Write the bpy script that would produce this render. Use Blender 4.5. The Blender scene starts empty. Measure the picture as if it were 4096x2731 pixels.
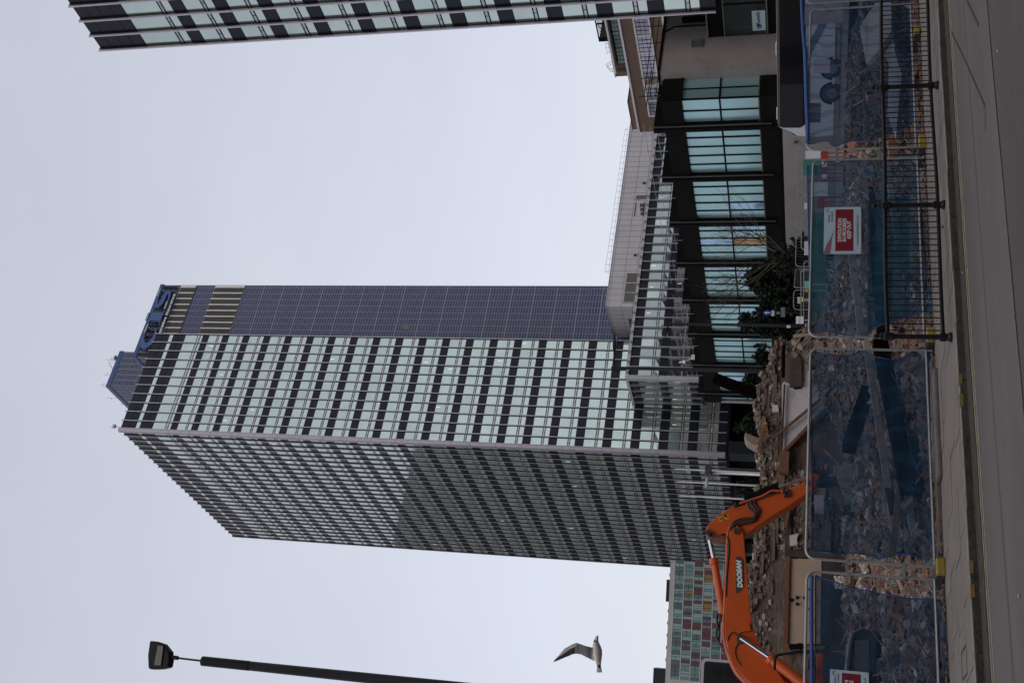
import bpy, math, random
from mathutils import Vector, Matrix
R = math.radians
random.seed(11)
S = bpy.context.scene
COL = S.collection

# ---------------------------------------------------------------- camera
# world grid: X runs along the short facades (away to the right), Y along the long ones (away to the left)
FPX, PITCH, ROLL, TH, EYE = 4473.7, 0.2712, 0.015676, 0.562822, 1.75
def _rz(v):
    c, s = math.cos(TH), math.sin(TH)
    return Vector((c*v[0]+s*v[1], -s*v[0]+c*v[1], v[2]))
_f = Vector((0, math.cos(PITCH), math.sin(PITCH))); _r = Vector((1, 0, 0)); _u = _r.cross(_f)
RIGHT = _rz(math.cos(ROLL)*_r+math.sin(ROLL)*_u); UP = _rz(-math.sin(ROLL)*_r+math.cos(ROLL)*_u); FW = _rz(_f)
cam_d = bpy.data.cameras.new('camera'); cam = bpy.data.objects.new('camera', cam_d); COL.objects.link(cam)
cam_d.sensor_width = 36; cam_d.lens = FPX/4096*36; cam_d.clip_start = 0.1; cam_d.clip_end = 3000
# the photograph was taken with the camera turned on its side: picture-right is world-down
m3 = Matrix((-UP, RIGHT, -FW)).transposed()
cam.matrix_world = Matrix.Translation((0, 0, EYE)) @ m3.to_4x4()
S.camera = cam
S.render.resolution_x, S.render.resolution_y = 1024, 682
S.view_settings.view_transform = 'Standard'; S.view_settings.look = 'None'
S.view_settings.gamma = 1; S.view_settings.exposure = 0.0; S.view_settings.use_curve_mapping = False

def ray(px, py): return FW + RIGHT*((1365.5-py)/FPX) + UP*((2048-px)/FPX)
def onX(px, py, X): d = ray(px, py); return d*(X/d.x)+Vector((0, 0, EYE))
def onY(px, py, Y): d = ray(px, py); return d*(Y/d.y)+Vector((0, 0, EYE))
def onZ(px, py, Z): d = ray(px, py); return d*((Z-EYE)/d.z)+Vector((0, 0, EYE))
def onD(px, py, D): d = ray(px, py); return d*(D/math.hypot(d.x, d.y))+Vector((0, 0, EYE))

# ---------------------------------------------------------------- sky and light (overcast)
W = bpy.data.worlds.new('World'); S.world = W; W.use_nodes = True
nt = W.node_tree; nt.nodes.clear()
N = nt.nodes.new; LK = nt.links.new
out = N('ShaderNodeOutputWorld'); bgS = N('ShaderNodeBackground'); bgC = N('ShaderNodeBackground'); add = N('ShaderNodeAddShader')
sky = N('ShaderNodeTexSky'); sky.sky_type = 'NISHITA'; sky.sun_disc = False
sky.sun_elevation = R(38); sky.sun_rotation = R(200); sky.dust_density = 4; sky.air_density = 1.2; sky.ozone_density = 1
LK(sky.outputs[0], bgS.inputs[0]); bgS.inputs[1].default_value = 0.05
tc = N('ShaderNodeTexCoord'); mp = N('ShaderNodeMapping'); mp.inputs['Scale'].default_value = (1, 1, 2.2)
nz = N('ShaderNodeTexNoise'); nz.inputs['Scale'].default_value = 1.6; nz.inputs['Detail'].default_value = 5; nz.inputs['Roughness'].default_value = 0.5
rp = N('ShaderNodeValToRGB'); rp.color_ramp.elements[0].position = 0.25; rp.color_ramp.elements[0].color = (0.500, 0.502, 0.568, 1)
rp.color_ramp.elements[1].position = 0.75; rp.color_ramp.elements[1].color = (0.625, 0.622, 0.668, 1)
LK(tc.outputs['Generated'], mp.inputs[0]); LK(mp.outputs[0], nz.inputs['Vector']); LK(nz.outputs['Fac'], rp.inputs[0])
# cloud deck is brighter towards the horizon on this side
sx = N('ShaderNodeSeparateXYZ'); LK(tc.outputs['Generated'], sx.inputs[0])
mr = N('ShaderNodeMapRange'); mr.inputs['From Min'].default_value = 0.0; mr.inputs['From Max'].default_value = 0.75
mr.inputs['To Min'].default_value = 1.08; mr.inputs['To Max'].default_value = 0.88
LK(sx.outputs['Z'], mr.inputs['Value']); LK(rp.outputs[0], bgC.inputs[0]); LK(mr.outputs[0], bgC.inputs[1])
LK(bgS.outputs[0], add.inputs[0]); LK(bgC.outputs[0], add.inputs[1]); LK(add.outputs[0], out.inputs[0])
sd = bpy.data.lights.new('sun', 'SUN'); sd.energy = 0.38; sd.angle = R(25); sd.color = (1, 0.96, 0.9)
sun = bpy.data.objects.new('sun', sd); COL.objects.link(sun)
_el, _az = R(50), R(250)   # light comes from behind and left of the camera
_dir = Vector((math.cos(_el)*math.cos(_az), math.cos(_el)*math.sin(_az), math.sin(_el)))
sun.rotation_euler = _dir.to_track_quat('Z', 'Y').to_euler()
sky.sun_elevation = _el; sky.sun_rotation = R(90)-_az

# ---------------------------------------------------------------- materials
MATS = {}
def mat(name, col, rough=0.6, metal=0.0, var=0.0, scale=5.0, bump=0.0, bscale=None, col2=None, spec=None, coat=0.0, stretch=None, detail=6):
    if name in MATS: return MATS[name]
    m = bpy.data.materials.new(name); m.use_nodes = True; t = m.node_tree; b = t.nodes['Principled BSDF']
    b.inputs['Roughness'].default_value = rough; b.inputs['Metallic'].default_value = metal
    if spec is not None: b.inputs['Specular IOR Level'].default_value = spec
    if coat: b.inputs['Coat Weight'].default_value = coat; b.inputs['Coat Roughness'].default_value = 0.08
    c = tuple(col)+(1,); b.inputs['Base Color'].default_value = c
    if var or col2 or bump:
        tc = t.nodes.new('ShaderNodeTexCoord'); mp = t.nodes.new('ShaderNodeMapping'); t.links.new(tc.outputs['Object'], mp.inputs[0])
        if stretch: mp.inputs['Scale'].default_value = stretch
    if var or col2:
        n = t.nodes.new('ShaderNodeTexNoise'); n.inputs['Scale'].default_value = scale; n.inputs['Detail'].default_value = detail; n.inputs['Roughness'].default_value = 0.65
        t.links.new(mp.outputs[0], n.inputs['Vector'])
        r = t.nodes.new('ShaderNodeValToRGB'); r.color_ramp.elements[0].position = 0.3; r.color_ramp.elements[1].position = 0.7
        if col2: a, d = tuple(col)+(1,), tuple(col2)+(1,)
        else: a = tuple(x*(1-var) for x in col)+(1,); d = tuple(min(1, x*(1+var)) for x in col)+(1,)
        r.color_ramp.elements[0].color = a; r.color_ramp.elements[1].color = d
        t.links.new(n.outputs['Fac'], r.inputs[0]); t.links.new(r.outputs[0], b.inputs['Base Color'])
    if bump:
        n2 = t.nodes.new('ShaderNodeTexNoise'); n2.inputs['Scale'].default_value = bscale or scale*4; n2.inputs['Detail'].default_value = 8
        t.links.new(mp.outputs[0], n2.inputs['Vector'])
        bp = t.nodes.new('ShaderNodeBump'); bp.inputs['Strength'].default_value = bump; bp.inputs['Distance'].default_value = 0.05
        t.links.new(n2.outputs['Fac'], bp.inputs['Height']); t.links.new(bp.outputs[0], b.inputs['Normal'])
    MATS[name] = m; return m
def mix_noise(m, col, scale, lo, hi, stretch=None):
    """lay a second noise-masked colour (stains, dirt) over a material"""
    t = m.node_tree; b = t.nodes['Principled BSDF']; inp = b.inputs['Base Color']
    tc = t.nodes.new('ShaderNodeTexCoord'); mp = t.nodes.new('ShaderNodeMapping'); t.links.new(tc.outputs['Object'], mp.inputs[0])
    if stretch: mp.inputs['Scale'].default_value = stretch
    n = t.nodes.new('ShaderNodeTexNoise'); n.inputs['Scale'].default_value = scale; n.inputs['Detail'].default_value = 8; n.inputs['Roughness'].default_value = 0.7
    t.links.new(mp.outputs[0], n.inputs['Vector'])
    r = t.nodes.new('ShaderNodeMapRange'); r.inputs['From Min'].default_value = lo; r.inputs['From Max'].default_value = hi
    t.links.new(n.outputs['Fac'], r.inputs['Value'])
    mx = t.nodes.new('ShaderNodeMix'); mx.data_type = 'RGBA'
    t.links.new(r.outputs[0], mx.inputs['Factor'])
    if inp.is_linked: t.links.new(inp.links[0].from_socket, mx.inputs['A'])
    else: mx.inputs['A'].default_value = inp.default_value
    mx.inputs['B'].default_value = tuple(col)+(1,)
    t.links.new(mx.outputs['Result'], inp); return m

M_frame = mat('dark_frame', (0.008, 0.009, 0.012), 0.4, spec=.25)
M_span = mat('spandrel_black', (0.007, 0.009, 0.014), 0.25, var=0.25, scale=0.8, spec=.22)
M_glass = mat('window_glass', (0.49, 0.575, 0.535), 0.05, 0.86, var=0.09, scale=0.35)
M_glassb = mat('window_glass_blind', (0.46, 0.535, 0.50), 0.07, 0.78, var=0.10, scale=0.5)
M_glassu = mat('window_glass_top', (0.52, 0.59, 0.555), 0.05, 0.8, var=0.04, scale=0.4)
M_strip = mat('strip_glass', (0.38, 0.43, 0.44), 0.15, 0.6, var=0.15, scale=0.9)
M_stripy = mat('strip_glass_yellow', (0.50, 0.44, 0.28), 0.25, 0.2)
M_alu = mat('fin_aluminium', (0.34, 0.31, 0.34), 0.38, 0.75, var=0.12, scale=1.5)
M_alul = mat('edge_aluminium', (0.38, 0.38, 0.39), 0.4, 0.5, var=0.1, scale=2)
M_pv = mat('blue_solar_panel', (0.024, 0.030, 0.098), 0.35, 0.0, var=0.3, scale=1.1)
M_pvline = mat('panel_line', (0.24, 0.235, 0.235), 0.5, 0.3)
M_pvcap = mat('blue_cap', (0.010, 0.055, 0.17), 0.35, var=0.2, scale=0.5)
M_louv = mat('louvre_grey', (0.075, 0.072, 0.065), 0.6)
M_white = mat('white_trim', (0.6, 0.58, 0.56), 0.5, var=0.08, scale=2)
M_signblue = mat('sign_blue', (0.025, 0.072, 0.22), 0.45)
M_signedge = mat('sign_edge', (0.2, 0.25, 0.3), 0.3, 0.5)
M_panel = mat('grey_cladding', (0.40, 0.385, 0.41), 0.55, 0.1, var=0.07, scale=0.25)
M_black = mat('black_metal', (0.0062, 0.0062, 0.0058), 0.65, var=0.3, scale=1.2, spec=.06)
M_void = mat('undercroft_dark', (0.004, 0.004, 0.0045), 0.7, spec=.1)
M_hallglass = mat('hall_glass', (0.33, 0.52, 0.545), 0.28, 0.62, var=0.08, scale=0.25)
M_hallblue = mat('hall_glass_blue', (0.33, 0.50, 0.66), 0.09, 0.55)
M_ply = mat('plywood', (0.50, 0.32, 0.17), 0.7, var=0.12, scale=2, stretch=(1, 1, 6))
M_render = mat('grey_render', (0.225, 0.205, 0.195), 0.9, var=0.14, scale=0.35, bump=0.3, bscale=9)
mix_noise(M_render, (0.15, 0.135, 0.125), 0.8, 0.55, 0.75)
M_wallc = mat('forecourt_concrete', (0.25, 0.232, 0.22), 0.9, var=0.1, scale=0.6, bump=0.3, bscale=8)
M_brickb = mat('brown_brick_far', (0.145, 0.092, 0.068), 0.85, var=0.15, scale=2.5)
M_ral = mat('black_paint_rail', (0.0085, 0.0075, 0.009), 0.45, var=0.3, scale=14, spec=.22)
mix_noise(M_ral, (0.10, 0.035, 0.02), 9, 0.64, 0.70)
M_galv = mat('galvanised', (0.33, 0.34, 0.34), 0.45, 0.7, var=0.15, scale=8)
M_yel = mat('yellow_plastic', (0.26, 0.19, 0.03), 0.5, var=0.1, scale=20)
M_rub = mat('rubber_block', (0.025, 0.025, 0.027), 0.8)
M_orange = mat('excavator_orange', (0.46, 0.075, 0.012), 0.38, var=0.06, scale=1.5, coat=0.15)
mix_noise(M_orange, (0.10, 0.035, 0.015), 1.6, 0.60, 0.85)
M_chrome = mat('chrome_rod', (0.75, 0.78, 0.82), 0.15, 1.0)
M_hose = mat('rubber_hose', (0.02, 0.02, 0.02), 0.5)
M_steel = mat('dark_worn_steel', (0.06, 0.06, 0.065), 0.45, 0.6, var=0.4, scale=4)
M_rust = mat('rusty_steel', (0.20, 0.075, 0.03), 0.8, col2=(0.08, 0.045, 0.03), scale=6, bump=0.3)
M_beam = mat('beam_black', (0.005, 0.0036, 0.003), 0.9, var=0.4, scale=3, spec=.0)  # near-black colour holds the shade on the leaning beam
M_wood = mat('old_timber', (0.22, 0.16, 0.12), 0.85, col2=(0.11, 0.085, 0.07), scale=5, stretch=(1, 6, 6))
M_woodl = mat('pale_timber', (0.25, 0.21, 0.18), 0.85, var=0.25, scale=4, stretch=(1, 5, 5))
M_plaster = mat('white_plaster', (0.48, 0.45, 0.46), 0.85, var=0.1, scale=1.5, bump=0.2)
mix_noise(M_plaster, (0.19, 0.13, 0.11), 2.4, 0.56, 0.72)
M_cream = mat('cream_panel', (0.36, 0.28, 0.21), 0.8, var=0.1, scale=0.8)
mix_noise(M_cream, (0.12, 0.09, 0.07), 3, 0.64, 0.76)
M_conc = mat('concrete_chunk', (0.26, 0.235, 0.215), 0.9, var=0.2, scale=3, bump=0.4)
M_slab = mat('smooth_slab', (0.30, 0.275, 0.27), 0.85, var=0.1, scale=1.2, bump=0.15)
M_bk = [mat('brick_rubble_a', (0.15, 0.11, 0.088), 0.95, var=0.3, scale=7), mat('brick_rubble_b', (0.24, 0.185, 0.155), 0.95, var=0.25, scale=6),
        mat('brick_rubble_c', (0.20, 0.095, 0.062), 0.95, var=0.3, scale=7), mat('brick_rubble_d', (0.125, 0.10, 0.088), 0.95, var=0.3, scale=6),
        mat('brick_rubble_e', (0.33, 0.285, 0.25), 0.95, var=0.2, scale=5)]
M_soil = mat('demolition_soil', (0.075, 0.06, 0.05), 0.98, col2=(0.16, 0.125, 0.10), scale=3.5, bump=0.8, bscale=14)
M_ground = mat('ground_grey', (0.12, 0.11, 0.105), 0.95, var=0.15, scale=0.2, bump=0.1)

# ---------------------------------------------------------------- mesh helpers
def tag(o, label=None, cat=None, group=None, kind=None):
    if label: o['label'] = label
    if cat: o['category'] = cat
    if group: o['group'] = group
    if kind: o['kind'] = kind
    return o
def thing(name, label, cat, loc=(0, 0, 0), rz=0, group=None):
    o = bpy.data.objects.new(name, None); COL.objects.link(o); o.location = loc; o.rotation_euler.z = rz
    o.empty_display_size = 0.2
    return tag(o, label, cat, group)
def pinv(p): return (Matrix.Translation(p.location) @ Matrix.Rotation(p.rotation_euler.z, 4, 'Z')).inverted()
class MB:
    def __init__(s): s.v = []; s.f = []; s.m = []
    def add(s, vs, fs, mi=0):
        n = len(s.v); s.v += [tuple(v) for v in vs]; s.f += [tuple(i+n for i in f) for f in fs]; s.m += [mi]*len(fs); return s
    def box(s, x0, x1, y0, y1, z0, z1, mi=0):
        vs = [(x, y, z) for z in (z0, z1) for y in (y0, y1) for x in (x0, x1)]
        return s.add(vs, [(0, 2, 3, 1), (4, 5, 7, 6), (0, 1, 5, 4), (2, 6, 7, 3), (0, 4, 6, 2), (1, 3, 7, 5)], mi)
    def obox(s, c, ax, ay, az, mi=0):
        """oriented box: centre and three half-axis vectors"""
        c = Vector(c); ax = Vector(ax); ay = Vector(ay); az = Vector(az)
        vs = [c+ax*i+ay*j+az*k for k in (-1, 1) for j in (-1, 1) for i in (-1, 1)]
        return s.add(vs, [(0, 2, 3, 1), (4, 5, 7, 6), (0, 1, 5, 4), (2, 6, 7, 3), (0, 4, 6, 2), (1, 3, 7, 5)], mi)
    def beam(s, a, b, w, h, mi=0, up=(0, 0, 1)):
        a = Vector(a); b = Vector(b); d = (b-a); L = d.length; d.normalize(); u = Vector(up)
        if abs(d.dot(u)) > 0.98: u = Vector((1, 0, 0))
        n = d.cross(u).normalized(); u = n.cross(d).normalized()
        return s.obox((a+b)/2, d*L/2, n*w/2, u*h/2, mi)
    def tube(s, pts, r, seg=8, mi=0, cap=True, closed=False):
        pts = [Vector(p) for p in pts]; n = len(pts); rs = r if isinstance(r, (list, tuple)) else [r]*n
        rings = []; prev = None
        for i in range(n):
            if closed: d = pts[(i+1) % n]-pts[i-1]
            else: d = pts[min(i+1, n-1)]-pts[max(i-1, 0)]
            d.normalize()
            if prev is None:
                u = Vector((0, 0, 1)) if abs(d.z) < 0.9 else Vector((1, 0, 0)); a = d.cross(u).normalized()
            else:
                a = (prev-d*prev.dot(d)).normalized()
            prev = a; b = d.cross(a)
            rings.append([pts[i]+(a*math.cos(2*math.pi*k/seg)+b*math.sin(2*math.pi*k/seg))*rs[i] for k in range(seg)])
        vs = [v for rg in rings for v in rg]; fs = []
        for i in range(n if closed else n-1):
            j = (i+1) % n
            for k in range(seg): k2 = (k+1) % seg; fs.append((i*seg+k, i*seg+k2, j*seg+k2, j*seg+k))
        if cap and not closed: fs += [tuple(range(seg))[::-1], tuple(range((n-1)*seg, n*seg))]
        return s.add(vs, fs, mi)
    def prism(s, poly, a, b, mi=0):
        """polygon of points (Vectors) swept from offset a to offset b"""
        a = Vector(a); b = Vector(b); n = len(poly); vs = [Vector(p)+a for p in poly]+[Vector(p)+b for p in poly]
        fs = [tuple(range(n))[::-1], tuple(range(n, 2*n))]+[(i, (i+1) % n, (i+1) % n+n, i+n) for i in range(n)]
        return s.add(vs, fs, mi)
    def lathe(s, prof, c, seg=16, mi=0):
        vs = []; fs = []; n = len(prof); c = Vector(c)
        for (r, z) in prof:
            for k in range(seg): vs.append(c+Vector((r*math.cos(2*math.pi*k/seg), r*math.sin(2*math.pi*k/seg), z)))
        for i in range(n-1):
            for k in range(seg): k2 = (k+1) % seg; fs.append((i*seg+k, i*seg+k2, (i+1)*seg+k2, (i+1)*seg+k))
        fs += [tuple(range(seg))[::-1], tuple(range((n-1)*seg, n*seg))]
        return s.add(vs, fs, mi)
    def build(s, name, mats, parent=None, smooth=False, bevel=0.0, fix=False, world=True):
        me = bpy.data.meshes.new(name)
        me.from_pydata(s.v, [], s.f)
        if not isinstance(mats, (list, tuple)): mats = [mats]
        for m in mats: me.materials.append(m)
        if len(mats) > 1: me.polygons.foreach_set('material_index', s.m)
        if smooth: me.polygons.foreach_set('use_smooth', [True]*len(me.polygons))
        if fix:
            import bmesh
            bm = bmesh.new(); bm.from_mesh(me); bmesh.ops.recalc_face_normals(bm, faces=bm.faces); bm.to_mesh(me); bm.free()
        me.update()
        o = bpy.data.objects.new(name, me); COL.objects.link(o)
        if parent:
            o.parent = parent
            if world and parent.type == 'EMPTY': o.matrix_parent_inverse = pinv(parent)
        if bevel:
            b = o.modifiers.new('bevel', 'BEVEL'); b.width = bevel; b.segments = 2; b.limit_method = 'ANGLE'; b.angle_limit = R(40)
        return o
def text_mesh(name, txt, size, depth, m, parent, M4, shear=0, bold=0.0, align='CENTER', spacing=1.0):
    cu = bpy.data.curves.new(name+'_curve', 'FONT'); cu.body = txt; cu.size = size; cu.extrude = depth; cu.shear = shear
    cu.offset = bold; cu.align_x = align; cu.align_y = 'CENTER'; cu.space_character = spacing; cu.resolution_u = 3
    tmp = bpy.data.objects.new(name+'_tmp', cu); COL.objects.link(tmp)
    bpy.context.view_layer.update()
    me = bpy.data.meshes.new_from_object(tmp.evaluated_get(bpy.context.evaluated_depsgraph_get()))
    bpy.data.objects.remove(tmp); bpy.data.curves.remove(cu)
    me.name = name; me.materials.clear(); me.materials.append(m); me.transform(M4)
    o = bpy.data.objects.new(name, me); COL.objects.link(o)
    if parent:
        o.parent = parent
        if parent.type == 'EMPTY': o.matrix_parent_inverse = pinv(parent)
    return o
def frameM(o, x, y):
    """matrix whose text x axis is x and up axis is y, at o"""
    x = Vector(x).normalized(); y = Vector(y).normalized(); z = x.cross(y)
    m = Matrix((x, y, z)).transposed().to_4x4(); m.translation = Vector(o); return m
def children(o): return [c for c in bpy.data.objects if c.parent == o]
def copy_tree(o, parent=None, _kids=None):
    c = o.copy(); COL.objects.link(c); c.parent = parent
    for ch in children(o): copy_tree(ch, c)
    return c

# ================================================================ SETTING
def gh(x, y):
    """height of the ground: flat street, rising a metre beyond the building site"""
    t = max(0.0, min(1.0, (y-24)/16)); return -0.03+1.1*t*t*(3-2*t)
vs = []; fs = []
gx = [-900, -300, -100, -40, -10, 0, 5, 10, 15, 20, 25, 30, 40, 50, 60, 80, 120, 200, 400, 1200]
gy = [-600, -200, -60, -20, 0, 8, 13.66, 13.70, 17.5, 20, 24, 26, 28, 30, 32, 34, 36, 38, 40, 60, 80, 120, 200, 400, 1500]
for y in gy:
    for x in gx: vs.append((x, y, gh(x, y)-(0.16 if y < 13.68 else 0)))
nx = len(gx)
for j in range(len(gy)-1):
    for i in range(nx-1): a = j*nx+i; fs.append((a, a+1, a+nx+1, a+nx))
g = MB(); g.add(vs, fs); tag(g.build('ground', M_ground), kind='structure')

# road
M_road = mat('asphalt', (0.095, 0.081, 0.072), 0.85, col2=(0.122, 0.106, 0.095), scale=0.5, bump=0.35, bscale=60, stretch=(0.25, 1, 1))
mix_noise(M_road, (0.088, 0.078, 0.073), 160, 0.52, 0.66)
mix_noise(M_road, (0.078, 0.067, 0.059), 0.9, 0.46, 0.70, stretch=(0.12, 1, 1)); mix_noise(M_road, (0.15, 0.135, 0.123), 2.5, 0.60, 0.80, stretch=(0.2, 1, 1)); mix_noise(M_road, (0.05, 0.045, 0.042), 34, 0.68, 0.72)
M_road2 = mat('asphalt_dark', (0.062, 0.053, 0.048), 0.85, col2=(0.086, 0.075, 0.068), scale=0.4, bump=0.35, bscale=60, stretch=(0.25, 1, 1))
mix_noise(M_road2, (0.062, 0.055, 0.052), 150, 0.5, 0.64); mix_noise(M_road2, (0.11, 0.099, 0.092), 1.6, 0.58, 0.8, stretch=(0.15, 1, 1)); mix_noise(M_road2, (0.04, 0.036, 0.034), 40, 0.68, 0.72)
r = MB(); YS = 10.2
# two sheets of asphalt meeting at a seam that wanders a little
def seam(x): return 11.35-0.10*(x-8)+0.0
def kerb_y(x): return 13.62+0.0*x
pts = [x*1.0 for x in range(-40, 80, 2)]
r = MB()
for i in range(len(pts)-1):
    a, b = pts[i], pts[i+1]
    r.add([(a, YS, -0.12), (b, YS, -0.12), (b, 13.62, -0.12), (a, 13.62, -0.12)], [(0, 1, 2, 3)], 0)
    r.add([(a, -6, -0.12), (b, -6, -0.12), (b, YS, -0.12), (a, YS, -0.12)], [(0, 1, 2, 3)], 1)
tag(r.build('road', [M_road, M_road2]), kind='structure')
# seams and cracks
M_crack = mat('bitumen_seam', (0.052, 0.046, 0.043), 0.8)
M_seaml = mat('pale_seam', (0.15, 0.136, 0.125), 0.9, var=0.4, scale=6)
def ribbon(pts, w, z, mi, mb):
    for i in range(len(pts)-1):
        a = Vector((pts[i][0], pts[i][1], z)); b = Vector((pts[i+1][0], pts[i+1][1], z)); d = (b-a).normalized(); n = Vector((-d.y, d.x, 0))*w/2
        mb.add([a-n, b-n, b+n, a+n], [(0, 1, 2, 3)], mi)
cr = MB()
def wob(x0, x1, yf, amp, st=0.35):
    o = []; x = x0
    while x <= x1: o.append((x, yf(x)+random.uniform(-amp, amp))); x += st
    return o
ribbon(wob(2, 24, lambda x: 11.9-0.0*x, 0.008), 0.018, -0.112, 0, cr)
ribbon(wob(2, 24, lambda x: 10.2, 0.01), 0.03, -0.112, 1, cr)
ribbon(wob(2, 24, lambda x: 10.17, 0.01), 0.018, -0.109, 0, cr)
c0 = onZ(3865, 0, -0.12); c1 = onZ(3915, 180, -0.12); c2 = onZ(3935, 420, -0.12)
ribbon([(onZ(x, y, -0.12).x, onZ(x, y, -0.12).y) for x, y in [(3865, 0), (3885, 40), (3905, 85), (3915, 100)]], 0.05, -0.110, 0, cr)
ribbon([(onZ(x, y, -0.12).x, onZ(x, y, -0.12).y) for x, y in [(3805, 125), (3835, 190), (3860, 240), (3895, 320), (3940, 425), (3943, 520)]], 0.03, -0.110, 0, cr)
tag(cr.build('road_seams', [M_crack, M_seaml]), kind='structure')
# double yellow lines
M_yline = mat('worn_yellow_line', (0.30, 0.25, 0.13), 0.8, var=0.25, scale=9)
mix_noise(M_yline, (0.15, 0.135, 0.12), 14, 0.45, 0.6)
yl = MB()
for y in (13.30, 13.14): yl.add([(-40, y-.028, -.116), (78, y-.028, -.116), (78, y+.028, -.116), (-40, y+.028, -.116)], [(0, 1, 2, 3)])
tag(yl.build('yellow_lines', M_yline), kind='structure')
# gutter dirt strip with moss
M_gut = mat('gutter_dirt', (0.032, 0.030, 0.022), 0.95, col2=(0.06, 0.055, 0.04), scale=6, bump=0.6, bscale=40)
gd = MB(); px = None; L = []
x = -10
while x < 40: L.append((x, 13.40+random.uniform(-0.035, 0.035))); x += 0.25
for i in range(len(L)-1):
    gd.add([(L[i][0], L[i][1], -.113), (L[i+1][0], L[i+1][1], -.113), (L[i+1][0], 13.635, -.085), (L[i][0], 13.635, -.085)], [(0, 1, 2, 3)])
tag(gd.build('gutter', M_gut), kind='structure')
# kerb stones
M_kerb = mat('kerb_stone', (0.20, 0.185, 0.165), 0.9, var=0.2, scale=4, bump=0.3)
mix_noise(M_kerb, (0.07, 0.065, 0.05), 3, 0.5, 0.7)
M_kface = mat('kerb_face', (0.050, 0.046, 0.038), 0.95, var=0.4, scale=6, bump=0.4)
M_kyel = mat('yellow_paint', (0.22, 0.14, 0.035), 0.8, var=0.3, scale=10); mix_noise(M_kyel, (0.14, 0.12, 0.09), 16, 0.48, 0.62)
kb = MB(); x = -12
while x < 45:
    dz = random.uniform(-.006, .006)
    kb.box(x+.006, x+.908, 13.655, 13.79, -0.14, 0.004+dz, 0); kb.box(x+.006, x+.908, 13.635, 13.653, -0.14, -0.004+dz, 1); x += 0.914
tag(kb.build('kerb', [M_kerb, M_kface]), kind='structure')
for (x0, x1) in ((8.05, 8.20), (7.72, 7.90), (5.42, 5.58), (5.12, 5.28)):
    k = MB(); k.box(x0, x1, 13.628, 13.66, -0.035, 0.012); k.box(x0, x1, 13.66, 13.70, 0.009, 0.0145)
    tag(k.build('kerb_mark', M_kyel), kind='structure')
# pavement slabs
M_pav = mat('paving_slab', (0.165, 0.143, 0.122), 0.9, var=0.12, scale=0.8, bump=0.25, bscale=30)
mix_noise(M_pav, (0.12, 0.104, 0.09), 1.4, 0.48, 0.75); mix_noise(M_pav, (0.07, 0.06, 0.05), 26, 0.66, 0.72)
M_pav2 = mat('paving_slab_dark', (0.165, 0.145, 0.127), 0.9, var=0.14, scale=0.9, bump=0.25, bscale=30)
M_joint = mat('paving_joint', (0.03, 0.028, 0.022), 0.95)
pv = MB(); pv.box(-12, 45, 13.80, 16.9, -0.1, -0.004, 2)
for j, (y0, y1) in enumerate([(13.80, 14.42), (14.42, 15.05), (15.05, 15.70), (15.70, 16.35)]):
    x = -12+0.3*j*(1 if j % 2 else -1)
    while x < 45:
        w = random.choice((0.9, 0.9, 0.75, 0.6)); sk = random.uniform(-.02, .02); dz = random.uniform(-.004, .004)
        q = 0.009
        vs_ = [(x+q, y0+q), (x+w-q, y0+q), (x+w-q+sk, y1-q), (x+q+sk, y1-q)]
        mi = 0 if random.random() < .8 else 1
        pv.add([(a, b, dz-.01) for a, b in vs_]+[(a, b, dz+.003) for a, b in vs_], [(4, 5, 6, 7), (0, 1, 5, 4), (1, 2, 6, 5), (2, 3, 7, 6), (3, 0, 4, 7)], mi); x += w
tag(pv.build('pavement', [M_pav, M_pav2, M_joint]), kind='structure')
mc = MB()   # inspection cover with dark rim, in the pavement
def rect_ring(mb, P, w, z, mi=0):
    for i in range(4): ribbon([P[i], P[(i+1) % 4]], w, z, mi, mb)
P = [(onZ(a, b, 0).x, onZ(a, b, 0).y) for a, b in [(3866, 2578), (3848, 2612), (3853, 2718), (3872, 2690)]]
rect_ring(mc, P, 0.03, 0.009); tag(mc.build('inspection_cover', M_joint), 'rectangular inspection cover with a dark rim in the paving by the kerb', 'manhole cover')

# ================================================================ BUILDINGS
class Face:
    """a facade plane: origin at ground corner, u along, n outward (towards the viewer)"""
    def __init__(s, o, u, n): s.o = Vector(o); s.u = Vector(u); s.n = Vector(n)
    def P(s, u, z, d=0): return s.o+s.u*u+s.n*d+Vector((0, 0, z))
    def box(s, mb, u0, u1, z0, z1, d0, d1, mi=0):
        return mb.obox(s.P((u0+u1)/2, (z0+z1)/2, (d0+d1)/2), s.u*(u1-u0)/2, s.n*(d1-d0)/2, Vector((0, 0, (z1-z0)/2)), mi)
    def quad(s, mb, u0, u1, z0, z1, d, mi=0, j=0.0):
        ds = [d+random.uniform(-j, j) for _ in range(4)]
        return mb.add([s.P(u0, z0, ds[0]), s.P(u1, z0, ds[1]), s.P(u1, z1, ds[2]), s.P(u0, z1, ds[3])], [(0, 1, 2, 3)], mi)
GM = [M_glass, M_glassb, M_glassu, M_strip, M_stripy, M_frame]
M_lit = bpy.data.materials.new('ceiling_light'); M_lit.use_nodes = True
M_lit.node_tree.nodes['Principled BSDF'].inputs['Emission Color'].default_value = (1, 0.93, 0.75, 1); M_lit.node_tree.nodes['Principled BSDF'].inputs['Emission Strength'].default_value = 1.2
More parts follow.
